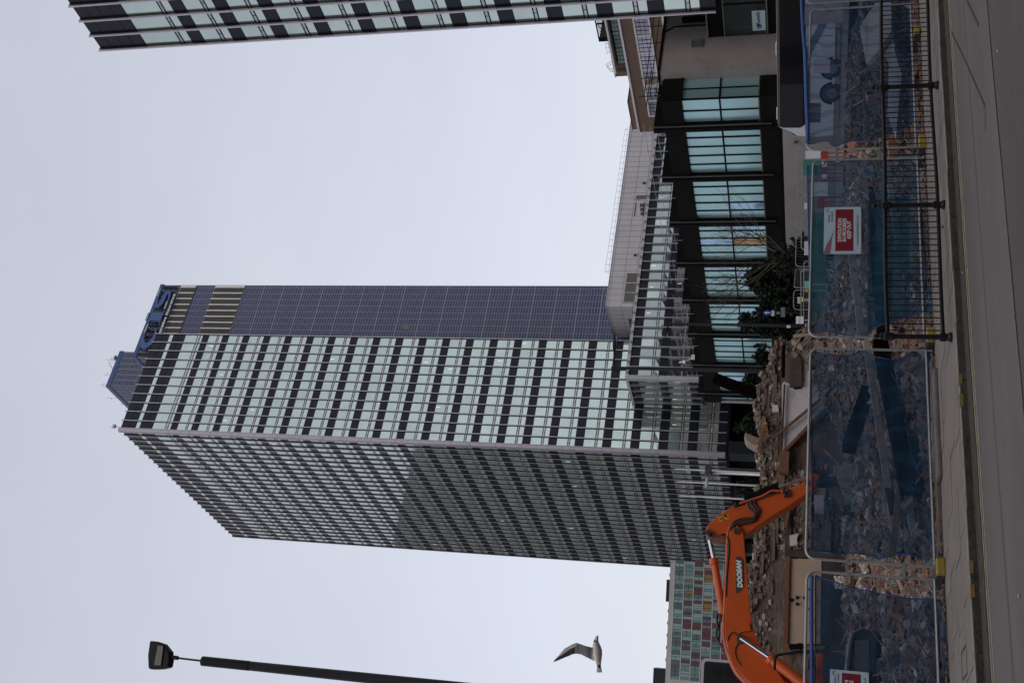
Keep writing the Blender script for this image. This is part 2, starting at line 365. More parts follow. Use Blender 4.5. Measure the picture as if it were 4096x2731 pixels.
def window_geo(mb, F, u0, u1, T, p, lights=0.0):
    """one storey-high window of one bay under the spandrel top T: big pane, pair of vent panes, low pane"""
    a, b = u0+.11, u1-.11
    F.quad(mb, a, b, T-.71*p, T-.315*p, .02, 0 if random.random() < .75 else 1, .004)
    F.quad(mb, a, b, T-.985*p, T-.815*p, .02, 2, .004)
    m = (a+b)/2
    for (c, d) in ((a, m-.02), (m+.02, b)):
        F.quad(mb, c, d, T-.79*p, T-.735*p, .03, 4 if random.random() < .07 else 3)
    for z0, z1 in ((T-.735*p, T-.71*p), (T-.815*p, T-.79*p)): F.box(mb, a, b, z0, z1, 0, .05, 5)
    F.box(mb, m-.02, m+.02, T-.79*p, T-.735*p, 0, .05, 5)
    if random.random() < lights:
        c = random.uniform(a+.3, b-.3); z = T-random.uniform(.4, .6)*p
        F.box(mb, c-.02, c+.02, z-.3, z+.3, .021, .026, 6)
def curtain(root, F, nb, bw, tops, seen=None, fin=(0.07, 0.15), ztop=None, zbot=None, skipfin=(), start=0, lights=.0, lastrow=True):
    """tops: list of spandrel-top heights downwards, last = bottom; windows listed (bay, storey) in seen become separate parts"""
    rest = MB()
    for i in range(len(tops)-1):
        T, Bn = tops[i], tops[i+1]; p = T-Bn
        sp = MB(); F.box(sp, 0, nb*bw, T-.305*p, T, 0, .035); sp.build('spandrel_band', M_span, root)
        for k in range(nb):
            if seen and (k, i) in seen:
                w = MB(); window_geo(w, F, k*bw, (k+1)*bw, T, p, lights); w.build('window', GM+[M_lit], root)
            else: window_geo(rest, F, k*bw, (k+1)*bw, T, p, lights)
    if rest.v: tag(rest.build('window', GM+[M_lit], root), kind='stuff' if len(rest.v) > 400 else None)
    for k in range(start, nb+1):
        if k in skipfin: continue
        f = MB(); hw, dp = fin
        F.box(f, k*bw-hw, k*bw+hw, zbot, ztop, -.05, dp, 1)
        F.box(f, k*bw-hw, k*bw+hw, zbot, ztop, dp, dp+.06, 0)
        f.build('fin', [M_alu, M_frame], root)

# ---- the office tower
DZ = 0.15
X0, Y0, BW = 67.42, 133.95, 1.583
tops_t = [96.82, 93.31, 89.71, 86.1, 82.42, 78.7, 75.06, 71.4, 67.66, 63.96, 60.24, 56.5, 52.8, 49.09, 45.36, 41.64, 37.93, 34.21, 30.4, 26.55, 22.76, 18.86, 14.96]
NA, NB = 11, 26
tower = thing('office_tower', 'tall slab office tower with black spandrel bands, pale glass and thin vertical metal fins', 'office tower', (X0, Y0, gh(X0, Y0)))
FA = Face((X0, Y0, 0), (1, 0, 0), (0, -1, 0)); FB = Face((X0, Y0, 0), (0, 1, 0), (-1, 0, 0))
body = MB(); body.box(X0+.02, X0+NA*BW, Y0+.02, Y0+NB*BW, 13.95, 105.25); body.build('wall', M_frame, tower)
rl = MB()
for (x0, x1, y0, y1) in ((X0, X0+NA*BW, Y0, Y0+.3), (X0, X0+.3, Y0+.31, Y0+NB*BW)): rl.box(x0, x1, y0, y1, 105.26, 105.45)
rl.build('roof_edge', M_frame, tower)
seenA = {(k, i) for i in range(14, 22) for k in range(11)}; seenA = set(sorted(seenA, key=lambda t: -t[1])[:66])
seenB = {(k, i) for i in range(17, 22) for k in range(7)}; seenB = set(sorted(seenB, key=lambda t: (-t[1], t[0]))[:34])
for F, nb, seen in ((FA, NA, seenA), (FB, NB, seenB)):
    # blind top: two tall black bands split by one pale strip, then the tall first pane
    for z0, z1 in ((102.9, 105.3), (99.98, 102.2)):
        sp = MB(); F.box(sp, 0, nb*BW, z0, (z0+z1)/2-.03, 0, .035); F.box(sp, 0, nb*BW, (z0+z1)/2+.03, z1, 0, .035); sp.build('spandrel_band', M_span, tower)
    rest = MB()
    for k in range(nb):
        a, b = k*BW+.11, (k+1)*BW-.11; m = (a+b)/2
        F.quad(rest, a, b, 102.24, 102.86, .02, 2); F.quad(rest, a, b, 97.85, 99.95, .02, 0, .004); F.quad(rest, a, b, 96.9, 97.28, .02, 2)
        for c, d in ((a, m-.02), (m+.02, b)): F.quad(rest, c, d, 97.38, 97.75, .03, 3)
        for z0, z1 in ((97.75, 97.85), (97.28, 97.38)): F.box(rest, a, b, z0, z1, 0, .05, 5)
    tag(rest.build('window', GM, tower), kind='stuff')
    curtain(tower, F, nb, BW, tops_t+[14.0-.0+(-2.5)], None, ztop=105.6, zbot=13.9, lights=.0) if False else curtain(tower, F, nb, BW, tops_t, seen, ztop=105.6, zbot=13.9, start=1, lights=.05)
    sp = MB(); F.box(sp, 0, nb*BW, 13.9, 14.96, 0, .035); sp.build('spandrel_band', M_span, tower)
cp = MB()   # corner casing, in lengths with joints
zs = [13.9]+tops_t[::-1]+[105.6]
for a, b in zip(zs[:-1], zs[1:]):
    cp.box(X0-.34, X0+.12, Y0-.34, Y0+.12, a, b-.05); cp.box(X0-.28, X0+.1, Y0-.28, Y0+.1, b-.05, b)
    cp.box(X0+.12, X0+.2, Y0-.40, Y0-.02, a, b); cp.box(X0-.40, X0-.02, Y0+.12, Y0+.2, a, b)
cp.build('corner_casing', M_alu, tower)
# undercroft: dark recessed ground floors behind columns
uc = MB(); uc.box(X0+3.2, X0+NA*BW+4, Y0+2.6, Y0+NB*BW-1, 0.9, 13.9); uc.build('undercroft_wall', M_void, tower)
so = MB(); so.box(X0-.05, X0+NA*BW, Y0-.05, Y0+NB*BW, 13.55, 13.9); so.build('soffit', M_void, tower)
for (cx, cy) in [(X0+1.1, Y0+1.0), (X0+1.1, Y0+13.5), (X0+1.1, Y0+27), (X0+1.1, Y0+39), (X0+9.5, Y0+1.0)]:
    c = MB(); c.box(cx-.9, cx+.9, cy-1.1, cy+1.1, .9, 13.55); c.build('column', mat('column_blue_black', (.006, .009, .015), .35, var=.2, scale=1, spec=.25), tower)
# lower glazing strips that glint in the undercroft
FL = Face((X0+3.1, Y0+2.5, 0), (1, 0, 0), (0, -1, 0)); lo = MB()
for k in range(4, 12):
    FL.quad(lo, k*1.5, k*1.5+1.3, 9.2, 11.5, .03, 3); FL.quad(lo, k*1.5, k*1.5+1.3, 8.3, 8.9, .03, 2); FL.quad(lo, k*1.5, k*1.5+1.3, 5.6, 6.3, .03, 0 if k > 9 else 3)
FL2 = Face((X0+3.1, Y0+2.6, 0), (0, 1, 0), (-1, 0, 0))
for k in range(24): FL2.quad(lo, 2+k*1.55, 2+k*1.55+1.3, 7.4, 7.9, .03, 2); FL2.quad(lo, 2+k*1.55, 2+k*1.55+1.3, 6.3, 6.7, .03, 3)
lo.build('lower_glazing', GM, tower)
for k in range(5, 12):
    f = MB(); FL.box(f, k*1.5-.12, k*1.5, 4.5, 13.4, .05, .25); f.build('lower_fin', M_alu, tower)
# davit on the roof corner
dv = MB(); dv.tube([(X0+.6, Y0+.4, 105.4), (X0+.6, Y0+.4, 107.6)], .05, 6); dv.box(X0+.45, X0+1.0, Y0+.2, Y0+.6, 106.8, 107.2); dv.build('roof_davit', M_alul, tower)
for i in range(5):   # bright rust-free clips of window cleaning rails: tiny plates on the roof edge
    pass

# ---- blue service tower behind it
YB = 137.0
serv = thing('service_tower', 'dark blue solar-clad service tower with grey louvre bands and a large roof sign', 'tower', (90, YB, gh(90, YB)))
XL, XR, ZT = 82.25, 96.64, 110.55
wl = MB(); wl.box(XL, XR, YB, YB+9, 1.0, ZT-.75); wl.build('wall', M_pv, serv)
cap = MB(); cap.box(XL-.12, XR+.12, YB-.12, YB+9.1, ZT-.7, ZT); cap.build('parapet', M_pvcap, serv)
FS = Face((XL, YB, 0), (1, 0, 0), (0, -1, 0)); gl = MB(); wd = XR-XL
vx = [XR-.52-1.165*i for i in range(13)]
for x in vx: FS.box(gl, x-XL-.03, x-XL+.03, 24, ZT-.75, 0, .03)
z = 94.4; i = 0; pit = 3.555
zt = [94.4]
while z > 25:
    FS.box(gl, 0, wd, z-.07, z+.07, 0, .04); zt.append(z)
    for k in range(1, 8): FS.box(gl, 0, wd, z-pit*k/8-.028, z-pit*k/8+.028, 0, .022)
    z -= pit
for z in [100.0+.51*k for k in range(8)]+[106.5+.51*k for k in range(7)]: FS.box(gl, 0, wd, z-.028, z+.028, 0, .022)
FSL = Face((XL, YB, 0), (0, 1, 0), (-1, 0, 0))
for k in range(1, 8): FSL.box(gl, k*1.165-.04, k*1.165+.04, 104, ZT-.75, 0, .025)
for k in range(0, 11): FSL.box(gl, 0, 9, 104.2+k*.55-.028, 104.2+k*.55+.028, 0, .02)
gl.build('panel_grid', M_pvline, serv)
for z0, z1 in ((94.42, 99.95), (103.53, 106.45)):
    lv = MB(); FS.box(lv, .0, wd, z0, z1, .0, .05); zz = z0+.1
    while zz < z1-.05: FS.box(lv, 0, wd, zz, zz+.045, .05, .10); zz += .19
    lv.build('louvre', M_louv, serv)
    fn = MB()
    for x in vx:
        if x > XL: FS.box(fn, x-XL-.11, x-XL-.02, z0, z1, .10, .22); FS.box(fn, x-XL+.02, x-XL+.11, z0, z1, .10, .20)
    FS.box(fn, wd-.42, wd, z0, z1, .05, .12); fn.build('louvre_divider', M_white, serv)
pt = onY(1300+703/2.24, 1050+577/2.24, YB)
od = MB(); FS.box(od, pt.x-XL-.5, pt.x-XL+.5, pt.z-.9, pt.z+.1, .03, .06); od.build('blank_panel', mat('blank_panel', (.12, .11, .10), .6), serv)
# sign letters on a rail
yS = YB-.75; sg = []
def letter(ch, xc, w_, z0, z1):
    """heavy serif capitals drawn as outlines in the sign plane"""
    h = z1-z0; P = []
    if ch == 'I':
        a = .30*w_; s_ = .14*h
        P = [[(-.5*w_, 0), (.5*w_, 0), (.5*w_, .07*h), (a, .12*h), (a, .88*h), (.5*w_, .93*h), (.5*w_, h), (-.5*w_, h), (-.5*w_, .93*h), (-a, .88*h), (-a, .12*h), (-.5*w_, .07*h)]]
    mb = MB(); eb = MB()
    if ch == 'I':
        pp = [Vector((xc+x, yS, z0+z)) for x, z in P[0]]
        mb.prism(pp, (0, -.16, 0), (0, .1, 0))
        pe = [Vector((xc+x*1.06, yS, z0+h/2+(z-h/2)*1.04)) for x, z in P[0]]; eb.prism(pe, (0, .101, 0), (0, .2, 0))
        return mb, eb
    # C and S as swept strokes whose width swells in the middle
    if ch == 'C': A = [(40+t*(320-40)/30) for t in range(31)]; path = [(math.cos(R(a))*.40*w_, .5*h+math.sin(R(a))*.46*h) for a in A]; wid = [.04+.16*math.sin(math.pi*t/30)**1.5 for t in range(31)]
    else:
        path = []; wid = []
        for t in range(41):
            s_ = t/40
            if s_ < .42: a = R(30+(250-30)*s_/.42); x = math.cos(a)*.33*w_; z = .73*h+math.sin(a)*.23*h
            elif s_ > .58: a = R(70-(220)*(s_-.58)/.42); x = math.cos(a)*.33*w_; z = .27*h+math.sin(a)*.23*h
            else:
                q = (s_-.42)/.16; a = R(250); b = R(70); x = (math.cos(a)*(1-q)+math.cos(b)*q)*.33*w_; z = (.73*h+math.sin(a)*.23*h)*(1-q)+(.27*h+math.sin(b)*.23*h)*q
            path.append((x, z)); wid.append(.05+.13*math.sin(math.pi*s_)**2)
    n = len(path); L_ = []; R_ = []
    for i in range(n):
        dx = path[min(i+1, n-1)][0]-path[max(i-1, 0)][0]; dz = path[min(i+1, n-1)][1]-path[max(i-1, 0)][1]; l = math.hypot(dx, dz) or 1
        k = wid[i]*w_/2; L_.append((path[i][0]-dz/l*k, path[i][1]+dx/l*k)); R_.append((path[i][0]+dz/l*k, path[i][1]-dx/l*k))
    for i in range(n-1):
        q = [L_[i], L_[i+1], R_[i+1], R_[i]]
        mb.prism([Vector((xc+x, yS, z0+z)) for x, z in q], (0, -.16, 0), (0, .1, 0))
        c0x = sum(x for x, z in q)/4; c0z = sum(z for x, z in q)/4
        eb.prism([Vector((xc+c0x+(x-c0x)*1.15, yS, z0+c0z+(z-c0z)*1.1)) for x, z in q], (0, .101, 0), (0, .2, 0))
    return mb, eb
for ch, xc, w_ in (('C', 85.9, 4.9), ('I', 89.65, 2.7), ('S', 93.2, 4.3)):
    a, b = letter(ch, xc, w_, 107.25, 109.5); o_ = a.build('sign_letter', M_signblue, serv, fix=True); b.build('letter_edge', M_signedge, o_, fix=True)
fl_ = MB()
for x, z in ((94.4, 109.55), (91.9, 107.3), (89.6, 109.95), (87.2, 109.3)): fl_.box(x-.75, x+.75, yS-.3, yS+.0, z-.16, z+.16)
fl_.build('sign_floodlight', mat('floodlight_housing', (.22, .27, .28), .3, .4), serv)
text_mesh('sign_lettering', 'Co-operative Insurance', 1.12, .06, mat('sign_letters_pale', (.62, .64, .66), .4), serv, frameM((89.05, yS+.1, 106.75), (1, 0, 0), (0, 0, 1)) @ Matrix.Scale(.68, 4, (0, 1, 0)), bold=.02, spacing=1.0)
rk = MB()
for z in (107.35, 108.4, 109.45): rk.box(XL+.2, XR-.8, yS+.22, yS+.28, z-.04, z+.04)
for i in range(13): x = XL+.5+i*1.1; rk.box(x-.04, x+.04, yS+.22, YB-.01, 107.0, 109.8)
rk.build('sign_rail', M_steel, serv)

# ---- plant penthouse on top
pent = thing('rooftop_penthouse', 'boxy blue panelled penthouse with aerials standing above the service tower roof', 'penthouse', (84, 146, 105.3))
a = onY(477.2, 1406.3, 144); b = onY(425.9, 1545.5, 144); PX0, PX1, PZ = b.x, a.x, (a.z+b.z)/2
PY1 = onX(511.9, 1634, PX0).y+5
q = MB(); q.box(PX0, PX1, 144, PY1, 104, PZ-.85); q.build('wall', M_pv, pent)
q = MB(); q.box(PX0-.1, PX1+.1, 143.9, PY1, PZ-.8, PZ); q.build('parapet', M_pvcap, pent)
FP = Face((PX0, 144, 0), (1, 0, 0), (0, -1, 0)); FP2 = Face((PX0, 144, 0), (0, 1, 0), (-1, 0, 0)); q = MB(); w_ = PX1-PX0
for k in range(7): u = .25+k*(w_-.5)/6; FP.box(q, u-.05, u+.05, 104, PZ-.85, 0, .03)
k = 0
while PZ-.9-k*.55 > 104: FP.box(q, 0, w_, PZ-.9-k*.55-(.06 if k % 4 == 0 else .03), PZ-.9-k*.55+.03, 0, .03); k += 1
for k in range(12): FP2.box(q, .2+k*1.2-.04, .2+k*1.2+.04, 104, PZ-.85, 0, .025)
k = 0
while PZ-.9-k*1.1 > 104: FP2.box(q, 0, PY1-144, PZ-.9-k*1.1-.03, PZ-.9-k*1.1+.03, 0, .025); k += 1
q.build('panel_grid', M_pvline, pent)
an = [(452, 1438, 2.5), (447, 1441, 2.0), (470, 1420, .8), (437, 1500, 1.8), (428, 1541, 1.7), (420, 1536, 1.0), (432, 1548, 1.2), (462, 1590, 2.6), (480, 1607, 1.0)]
for (x, y, h) in an[:7]:
    p = onY(x, y, 144.4); c = MB(); c.tube([(p.x, 144.4, PZ), (p.x, 144.4, PZ+h)], .035, 6)
    if h > 1.6: c.tube([(p.x, 144.4, PZ+h*.6), (p.x+.5, 144.4, PZ+h*.6)], .03, 6)
    c.build('aerial', M_alul, pent)
for (dy, h) in ((4.6, 2.8), (6.5, 1.2)):
    c = MB(); c.tube([(PX0+.3, 144+dy, PZ), (PX0+.3, 144+dy, PZ+h)], .035, 6); c.tube([(PX0+.3, 144+dy, PZ+h*.7), (PX0+.3, 144+dy+.4, PZ+h*.7)], .05, 6); c.build('aerial', M_alul, pent)
p = onY(455, 1432, 144.6); c = MB(); c.lathe([(.02, 0), (.35, .12), (.5, .35), (.48, .36), (.3, .16), (.02, .05)], (p.x, 144.6, PZ+.5), 14); c.tube([(p.x, 144.6, PZ), (p.x, 144.6, PZ+.55)], .05, 6); c.build('dish', M_alul, pent)
for yy in (1430, 1500): pass
p = onY(445, 1468, 144.5); c = MB()
for i in range(5): c.tube([(p.x-.9+i*.3, 144.5, PZ+.2+i*.32), (p.x-.3+i*.3, 144.5, PZ+.3+i*.32)], .025, 5)
c.tube([(p.x-.8, 144.5, PZ), (p.x+.9, 144.5, PZ+1.7)], .03, 5); c.tube([(p.x+.9, 144.5, PZ), (p.x+.9, 144.5, PZ+1.9)], .03, 5); c.build('yagi_aerial', M_alul, pent)

# ---- podium office block with exposed fins
XP, YP = 74.95, 127.35
pod = thing('podium_office_block', 'low glazed office block with metal fins joined to the foot of the tower', 'office block', (XP, YP, gh(XP, YP)))
q = MB(); q.box(XP+.02, 150, YP+.02, Y0-.4, 17.0, 26.6); q.build('wall', M_frame, pod)
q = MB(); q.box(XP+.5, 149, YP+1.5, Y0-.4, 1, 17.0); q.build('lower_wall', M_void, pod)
q = MB(); q.box(XP-.35, 150.3, YP-.35, Y0-.42, 26.62, 27.0); q.build('roof_edge', M_alul, pod)
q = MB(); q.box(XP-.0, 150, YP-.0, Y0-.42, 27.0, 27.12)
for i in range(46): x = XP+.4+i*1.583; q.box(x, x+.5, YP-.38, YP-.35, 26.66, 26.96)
q.build('gutter', mat('edge_grey', (.16, .15, .15), .6), pod)  # darker grey roof slab and small plates along the edge
FPF = Face((XP, YP, 0), (1, 0, 0), (0, -1, 0)); FPS = Face((XP, YP, 0), (0, 1, 0), (-1, 0, 0))
PODT = [(25.5, 26.6)], [22.75, 18.85]
def pod_win(mb, F, u0, u1, T):
    a, b = u0+.11, u1-.11; m = (a+b)/2
    F.quad(mb, a, b, T-1.72, T, .02, 7 if random.random() < .8 else 1, .004); F.quad(mb, a, b, T-2.8, T-2.1, .02, 7, .004)
    for c, d in ((a, m-.02), (m+.02, b)): F.quad(mb, c, d, T-2.02, T-1.8, .03, 3)
    F.box(mb, a, b, T-1.8, T-1.72, 0, .05, 5); F.box(mb, a, b, T-2.1, T-2.02, 0, .05, 5); F.box(mb, m-.02, m+.02, T-2.02, T-1.8, 0, .05, 5)
    if random.random() < .14:
        c = random.uniform(a+.2, b-.2); F.box(mb, c-.02, c+.02, T-.75, T-.25, .021, .027, 6)
M_gclear = mat('window_glass_clear', (.30, .335, .33), .03, .92, var=.12, scale=.6)
PM = GM+[M_lit, M_gclear]
cnt = 0
for F, nb in ((FPF, 47), (FPS, 4)):
    rest = MB(); W_ = nb*1.583
    for (z0, z1) in ((25.42, 26.6), (21.55, 22.7), (17.3, 18.7)):
        s_ = MB(); F.box(s_, 0, W_, z0, z1, 0, .035); s_.build('spandrel_band', M_span, pod)
    for k in range(nb):
        for T in (25.42, 21.55):
            if (F is FPF and k < 30) or F is FPS:
                w = MB(); pod_win(w, F, k*1.583, (k+1)*1.583, T); w.build('window', PM, pod)
            else: pod_win(rest, F, k*1.583, (k+1)*1.583, T)
    if rest.v: rest.build('window', PM, pod)
    for k in range(1, nb+1):
        f = MB(); F.box(f, k*1.583-.09, k*1.583+.09, 17.3, 26.62, -.02, .28); F.box(f, k*1.583-.045, k*1.583+.045, 17.3, 26.62, .28, .33); f.build('fin', mat('fin_bright', (.33, .33, .36), .4, .8, var=.1, scale=1.5), pod)
c = MB()
for a, b in ((17.3, 22.7), (22.75, 26.62)):
    c.box(XP-.33, XP+.12, YP-.33, YP+.12, a, b); c.box(XP+.12, XP+.2, YP-.4, YP-.02, a, b); c.box(XP-.4, XP-.02, YP+.12, YP+.2, a, b)
c.build('corner_casing', M_alul, pod)

# ---- grey panelled plant room on the podium roof
XG, YG, ZG0, ZG = 87.4, 128.9, 27.12, 31.35
pl = thing('plant_room', 'long grey panelled plant room with louvres on the roof of the low office block', 'plant room', (XG, YG, ZG0))
q = MB(); q.box(XG, 150, YG, YB-.1, ZG0, ZG); q.build('wall', M_panel, pl)
M_joint2 = mat('panel_joint', (.085, .065, .065), .7)
q = MB(); Fg = Face((XG, YG, 0), (1, 0, 0), (0, -1, 0)); Fh = Face((XG, YG, 0), (0, 1, 0), (-1, 0, 0))
for k in range(1, 62): u = k*1.03*(1 if k % 2 else 1); Fg.box(q, u-.018, u+.018, ZG0, ZG, 0, .012)
for k in range(1, 8): Fh.box(q, k*1.03-.018, k*1.03+.018, ZG0, ZG, 0, .012)
for z in (29.25, ZG-.32, 27.6):
    Fg.box(q, 0, 62, z-.018, z+.018, 0, .013); Fh.box(q, 0, 8, z-.018, z+.018, 0, .013)
q.build('panel_joints', M_joint2, pl)
q = MB(); q.box(XG-.06, 150, YG-.06, YB-.12, ZG, ZG+.1); q.build('coping', M_alul, pl)
def louvre(parent, F, u0, u1, z0, z1, n=3):
    q = MB(); F.box(q, u0-.05, u1+.05, z0-.05, z1+.05, .0, .02, 1)
    w_ = (u1-u0)/n
    for i in range(n):
        F.box(q, u0+i*w_, u0+i*w_+.06, z0, z1, .02, .09, 2); x = u0+i*w_+.12
        while x < u0+(i+1)*w_-.05: F.box(q, x, x+.045, z0, z1, .02, .07, 3); x += .13
    F.box(q, u0, u1, z1-.05, z1, .02, .09, 2); F.box(q, u0, u1, z0, z0+.05, .02, .09, 2)
    return q.build('louvre', [M_alul, M_frame, M_white, mat('slat_grey', (.22, .21, .19), .5)], parent)
louvre(pl, Fg, .65, 5.7, 27.25, 28.95, 3); louvre(pl, Fg, 19.2, 20.05, 27.3, 29.05, 1); louvre(pl, Fg, 42.0, 43.2, 27.3, 28.1, 1)
q = MB(); Fh.box(q, 3.1, 5.2, 27.15, 28.6, 0, .03); q.build('dark_opening', M_louv, pl)
q = MB(); Fg.box(q, 16.1, 18.65, 27.7, 28.95, 0, .04, 0); Fg.box(q, 16.1, 18.65, 28.9, 28.99, .04, .15, 1); Fg.box(q, 16.1, 18.65, 27.65, 27.72, .04, .2, 1)
for k in range(3): Fg.box(q, 16.3+k*.8, 16.75+k*.8, 27.75, 28.0+.15*k, .04, .25, 2)
q.build('recessed_hatch', [mat('pale_hatch', (.42, .38, .36), .6), M_joint2, M_steel], pl)
for u in (8.9, 22.4, 33.5):
    q = MB(); Fg.box(q, u-.14, u+.14, 27.9, 28.15, 0, .22); Fg.box(q, u-.08, u+.08, 28.15, 28.3, 0, .12); q.build('bulkhead_lamp', M_frame, pl)
q = MB(); Fh.box(q, 1.2, 1.5, 27.5, 27.75, 0, .25); q.build('bulkhead_lamp', M_frame, pl)
q = MB()
for i in range(25): x = XG+7+i*1.15; q.tube([(x, YG+1.2, ZG+.1), (x, YG+1.2, ZG+1.1)], .025, 5)
for z in (ZG+.6, ZG+1.1): q.tube([(XG+7, YG+1.2, z), (XG+7+24*1.15, YG+1.2, z)], .025, 5)
q.tube([(XG+7, YG+1.2, ZG+1.1), (XG+6.4, YG+1.2, ZG+.1)], .025, 5); q.tube([(XG+34.6, YG+1.2, ZG+1.1), (XG+35.4, YG+1.2, ZG+.1)], .025, 5)
q.build('roof_railing', M_alul, pl)

# ---- the hall with black portal frames (scaled nearer the camera)
XH = 59.95; YH0, YH1 = 60.96, 106.3
ZW0, ZWM, ZW1, ZF, ZC, ZPT = 6.52, 9.40, 12.2, 13.66, 5.67, 14.55
hall = thing('conference_hall', 'black steel hall of tall pale windows between black portal columns', 'hall', (XH, YH0, 1.1))
FH = Face((XH, YH0, 0), (0, 1, 0), (-1, 0, 0)); FH0 = Face((XH, YH0, 0), (1, 0, 0), (0, -1, 0)); LH = YH1-YH0
q = MB(); q.box(XH+.25, XH+24, YH0+.25, YH1-.2, 1.1, ZF-.05); q.build('wall', M_black, hall)
q = MB(); q.box(XH+.05, XH+25, YH0+.05, YH1, ZF-.04, ZF+.1); q.build('roof', M_void, hall)
# fascia, folded: upper band and a lower lip
q = MB(); FH.box(q, 0, LH+.3, ZW1+.10, ZF, -.3, .10); FH.box(q, -.02, LH+.3, ZW1, ZW1+.10, -.3, .16); FH0.box(q, .0, 2.3, ZW1+.10, ZF, -.3, .10); FH0.box(q, 0, 2.3, ZW1, ZW1+.10, -.3, .16)
q.build('fascia', M_black, hall)
q = MB(); FH.box(q, 0, LH, 4.87, ZW0-.0, -.3, .02); FH0.box(q, 0, 2.3, 4.87, ZW0, -.3, .02); FH.box(q, -.1, LH, 5.15, 5.25, .02, .08); q.build('plinth', M_black, hall)
PY = [63.87-YH0+5.835*k for k in range(8)]
edges = [0]+PY+[LH]
M_ledge = mat('mossy_ledge', (.09, .07, .035), .9, var=.4, scale=5)
def hall_bay(F, u0, u1, n, first=True):
    fr = MB(); w_ = (u1-u0)/n
    for i in range(n+1): u = u0+i*w_; F.box(fr, u-.055, u+.055, ZW0, ZW1, -.16, -.06)
    F.box(fr, u0, u1, ZWM-.06, ZWM+.06, -.17, -.055); F.box(fr, u0, u1, ZW0-.02, ZW0+.08, -.2, .0, 1)
    fr.build('window_frame', [M_black, M_ledge], hall)
    for i in range(n):
        for (z0, z1) in ((ZW0+.08, ZWM-.07), (ZWM+.07, ZW1)):
            p = MB(); a, b = u0+i*w_+.055, u0+(i+1)*w_-.055
            mm = M_hallglass
            key = (round(u0, 1), i, z0 < 7)
            if key in PANES: mm = PANES[key]
            F.quad(p, a, b, z0, z1, -.12, 0, .01); p.build('window', mm, hall)
PANES = {}
def bayidx(k, i, low): PANES[(round(PY[k]+.35, 1), i, low)] = None
PANES[(round(PY[1]+.35, 1), 3, True)] = M_hallblue
PANES[(round(PY[2]+.35, 1), 2, False)] = M_hallblue; PANES[(round(PY[2]+.35, 1), 0, True)] = M_hallblue; PANES[(round(PY[2]+.35, 1), 2, True)] = M_ply
PANES[(round(PY[3]+.35, 1), 0, False)] = M_hallblue; PANES[(round(PY[3]+.35, 1), 1, True)] = M_hallblue
PANES[(round(PY[4]+.35, 1), 1, True)] = M_hallblue; PANES[(round(PY[5]+.35, 1), 0, True)] = M_hallblue; PANES[(round(PY[6]+.35, 1), 2, False)] = M_hallblue
hall_bay(FH0, .1, 2.2, 2)
hall_bay(FH, .1, PY[0]-.35, 2)
for k in range(7): hall_bay(FH, PY[k]+.35, PY[k+1]-.35, 5)
hall_bay(FH, PY[7]+.35, LH-.1, 1)
for k, u in enumerate(PY):
    q = MB(); FH.box(q, u-.30, u+.30, ZC, ZPT, -.6, .30); FH.box(q, u-.1, u+.1, ZC-.0, ZPT, .30, .42)
    FH.box(q, u-.26, u+.26, ZF+.11, ZPT, -22, -.6)
    q.build('portal_frame', M_black, hall)
    q = MB(); FH.box(q, u-.335, u-.302, ZC, ZPT, .2, .30); q.build('column_edge', mat('dull_edge', (.10, .10, .10), .4, .5), hall)
ends = MB(); FH.box(ends, LH-.08, LH+.06, ZC+.3, ZW1, -.3, .2); ends.build('end_post', M_alul, hall)
for k in range(8):    # roof handrails between the portals
    a = PY[k]+.6; b = (PY[k+1] if k < 7 else LH)-1.2; q = MB()
    for i, (z, d) in enumerate(((ZPT-.1, -.5), (ZPT+.45, -.8), (ZPT+1.0, -1.0))): q.tube([FH.P(a, z, d), FH.P(b, z, d)], .022, 5)
    for u in (a+1.0, a+3.1):
        if u < b: q.tube([FH.P(u, ZF+.1, -.9), FH.P(u, ZPT+1.1, -.9)], .022, 5)
    q.build('roof_handrail', M_galv, hall)
q = MB(); q.tube([FH0.P(-.2, ZPT+.3, -.5), FH0.P(4, ZPT+.3, -.5)], .035, 6)
for z in (ZF+.55, ZF+1.0, ZF+1.45): q.tube([(XH+.8, YH0+.4, z), (XH+40, YH0+.4, z+.2)], .035, 6)
for i in range(14): x = XH+.9+i*1.9; q.tube([(x, YH0+.4, ZF), (x, YH0+.4, ZF+1.9)], .035, 6); q.tube([(x, YH0+.4, ZF+.3), (x+.1, YH0-.35, ZF+.55)], .035, 6)
q.build('roof_handrail', M_ral, hall)
dsh = MB(); dsh.lathe([(.02, .0), (.45, .05), (.8, .18), (.82, .2), (.45, .1), (.02, .06)], (0, 0, 0), 20); o_ = dsh.build('satellite_dish', mat('dish_beige', (.36, .30, .26), .6), hall, world=False)
pd_ = onY(2400+885/3.92, 1300/3.92, YH0+.6); o_.matrix_parent_inverse = pinv(hall); o_.location = (pd_.x, YH0+.6, pd_.z); o_.rotation_euler = (R(80), 0, R(20))
pc = onX(2600+660/3.92, 1400+150/3.92, XH-.6)
q = MB(); q.box(XH-.5, XH-.1, pc.y-.15, pc.y+.15, pc.z-.25, pc.z+.1); q.tube([(XH-.4, pc.y, pc.z), (XH-.9, pc.y, pc.z+.8), (XH-1.2, pc.y-.4, pc.z+1.2), (XH-1.3, pc.y-.7, pc.z+.9)], .05, 6)
q.lathe([(.05, .25), (.18, .1), (.2, 0), (.1, -.12)], (XH-1.3, pc.y-.7, pc.z+.6), 10); tag(q.build('cctv_camera', M_white), 'white dome security camera on a curved arm at the hall roof edge', 'security camera')

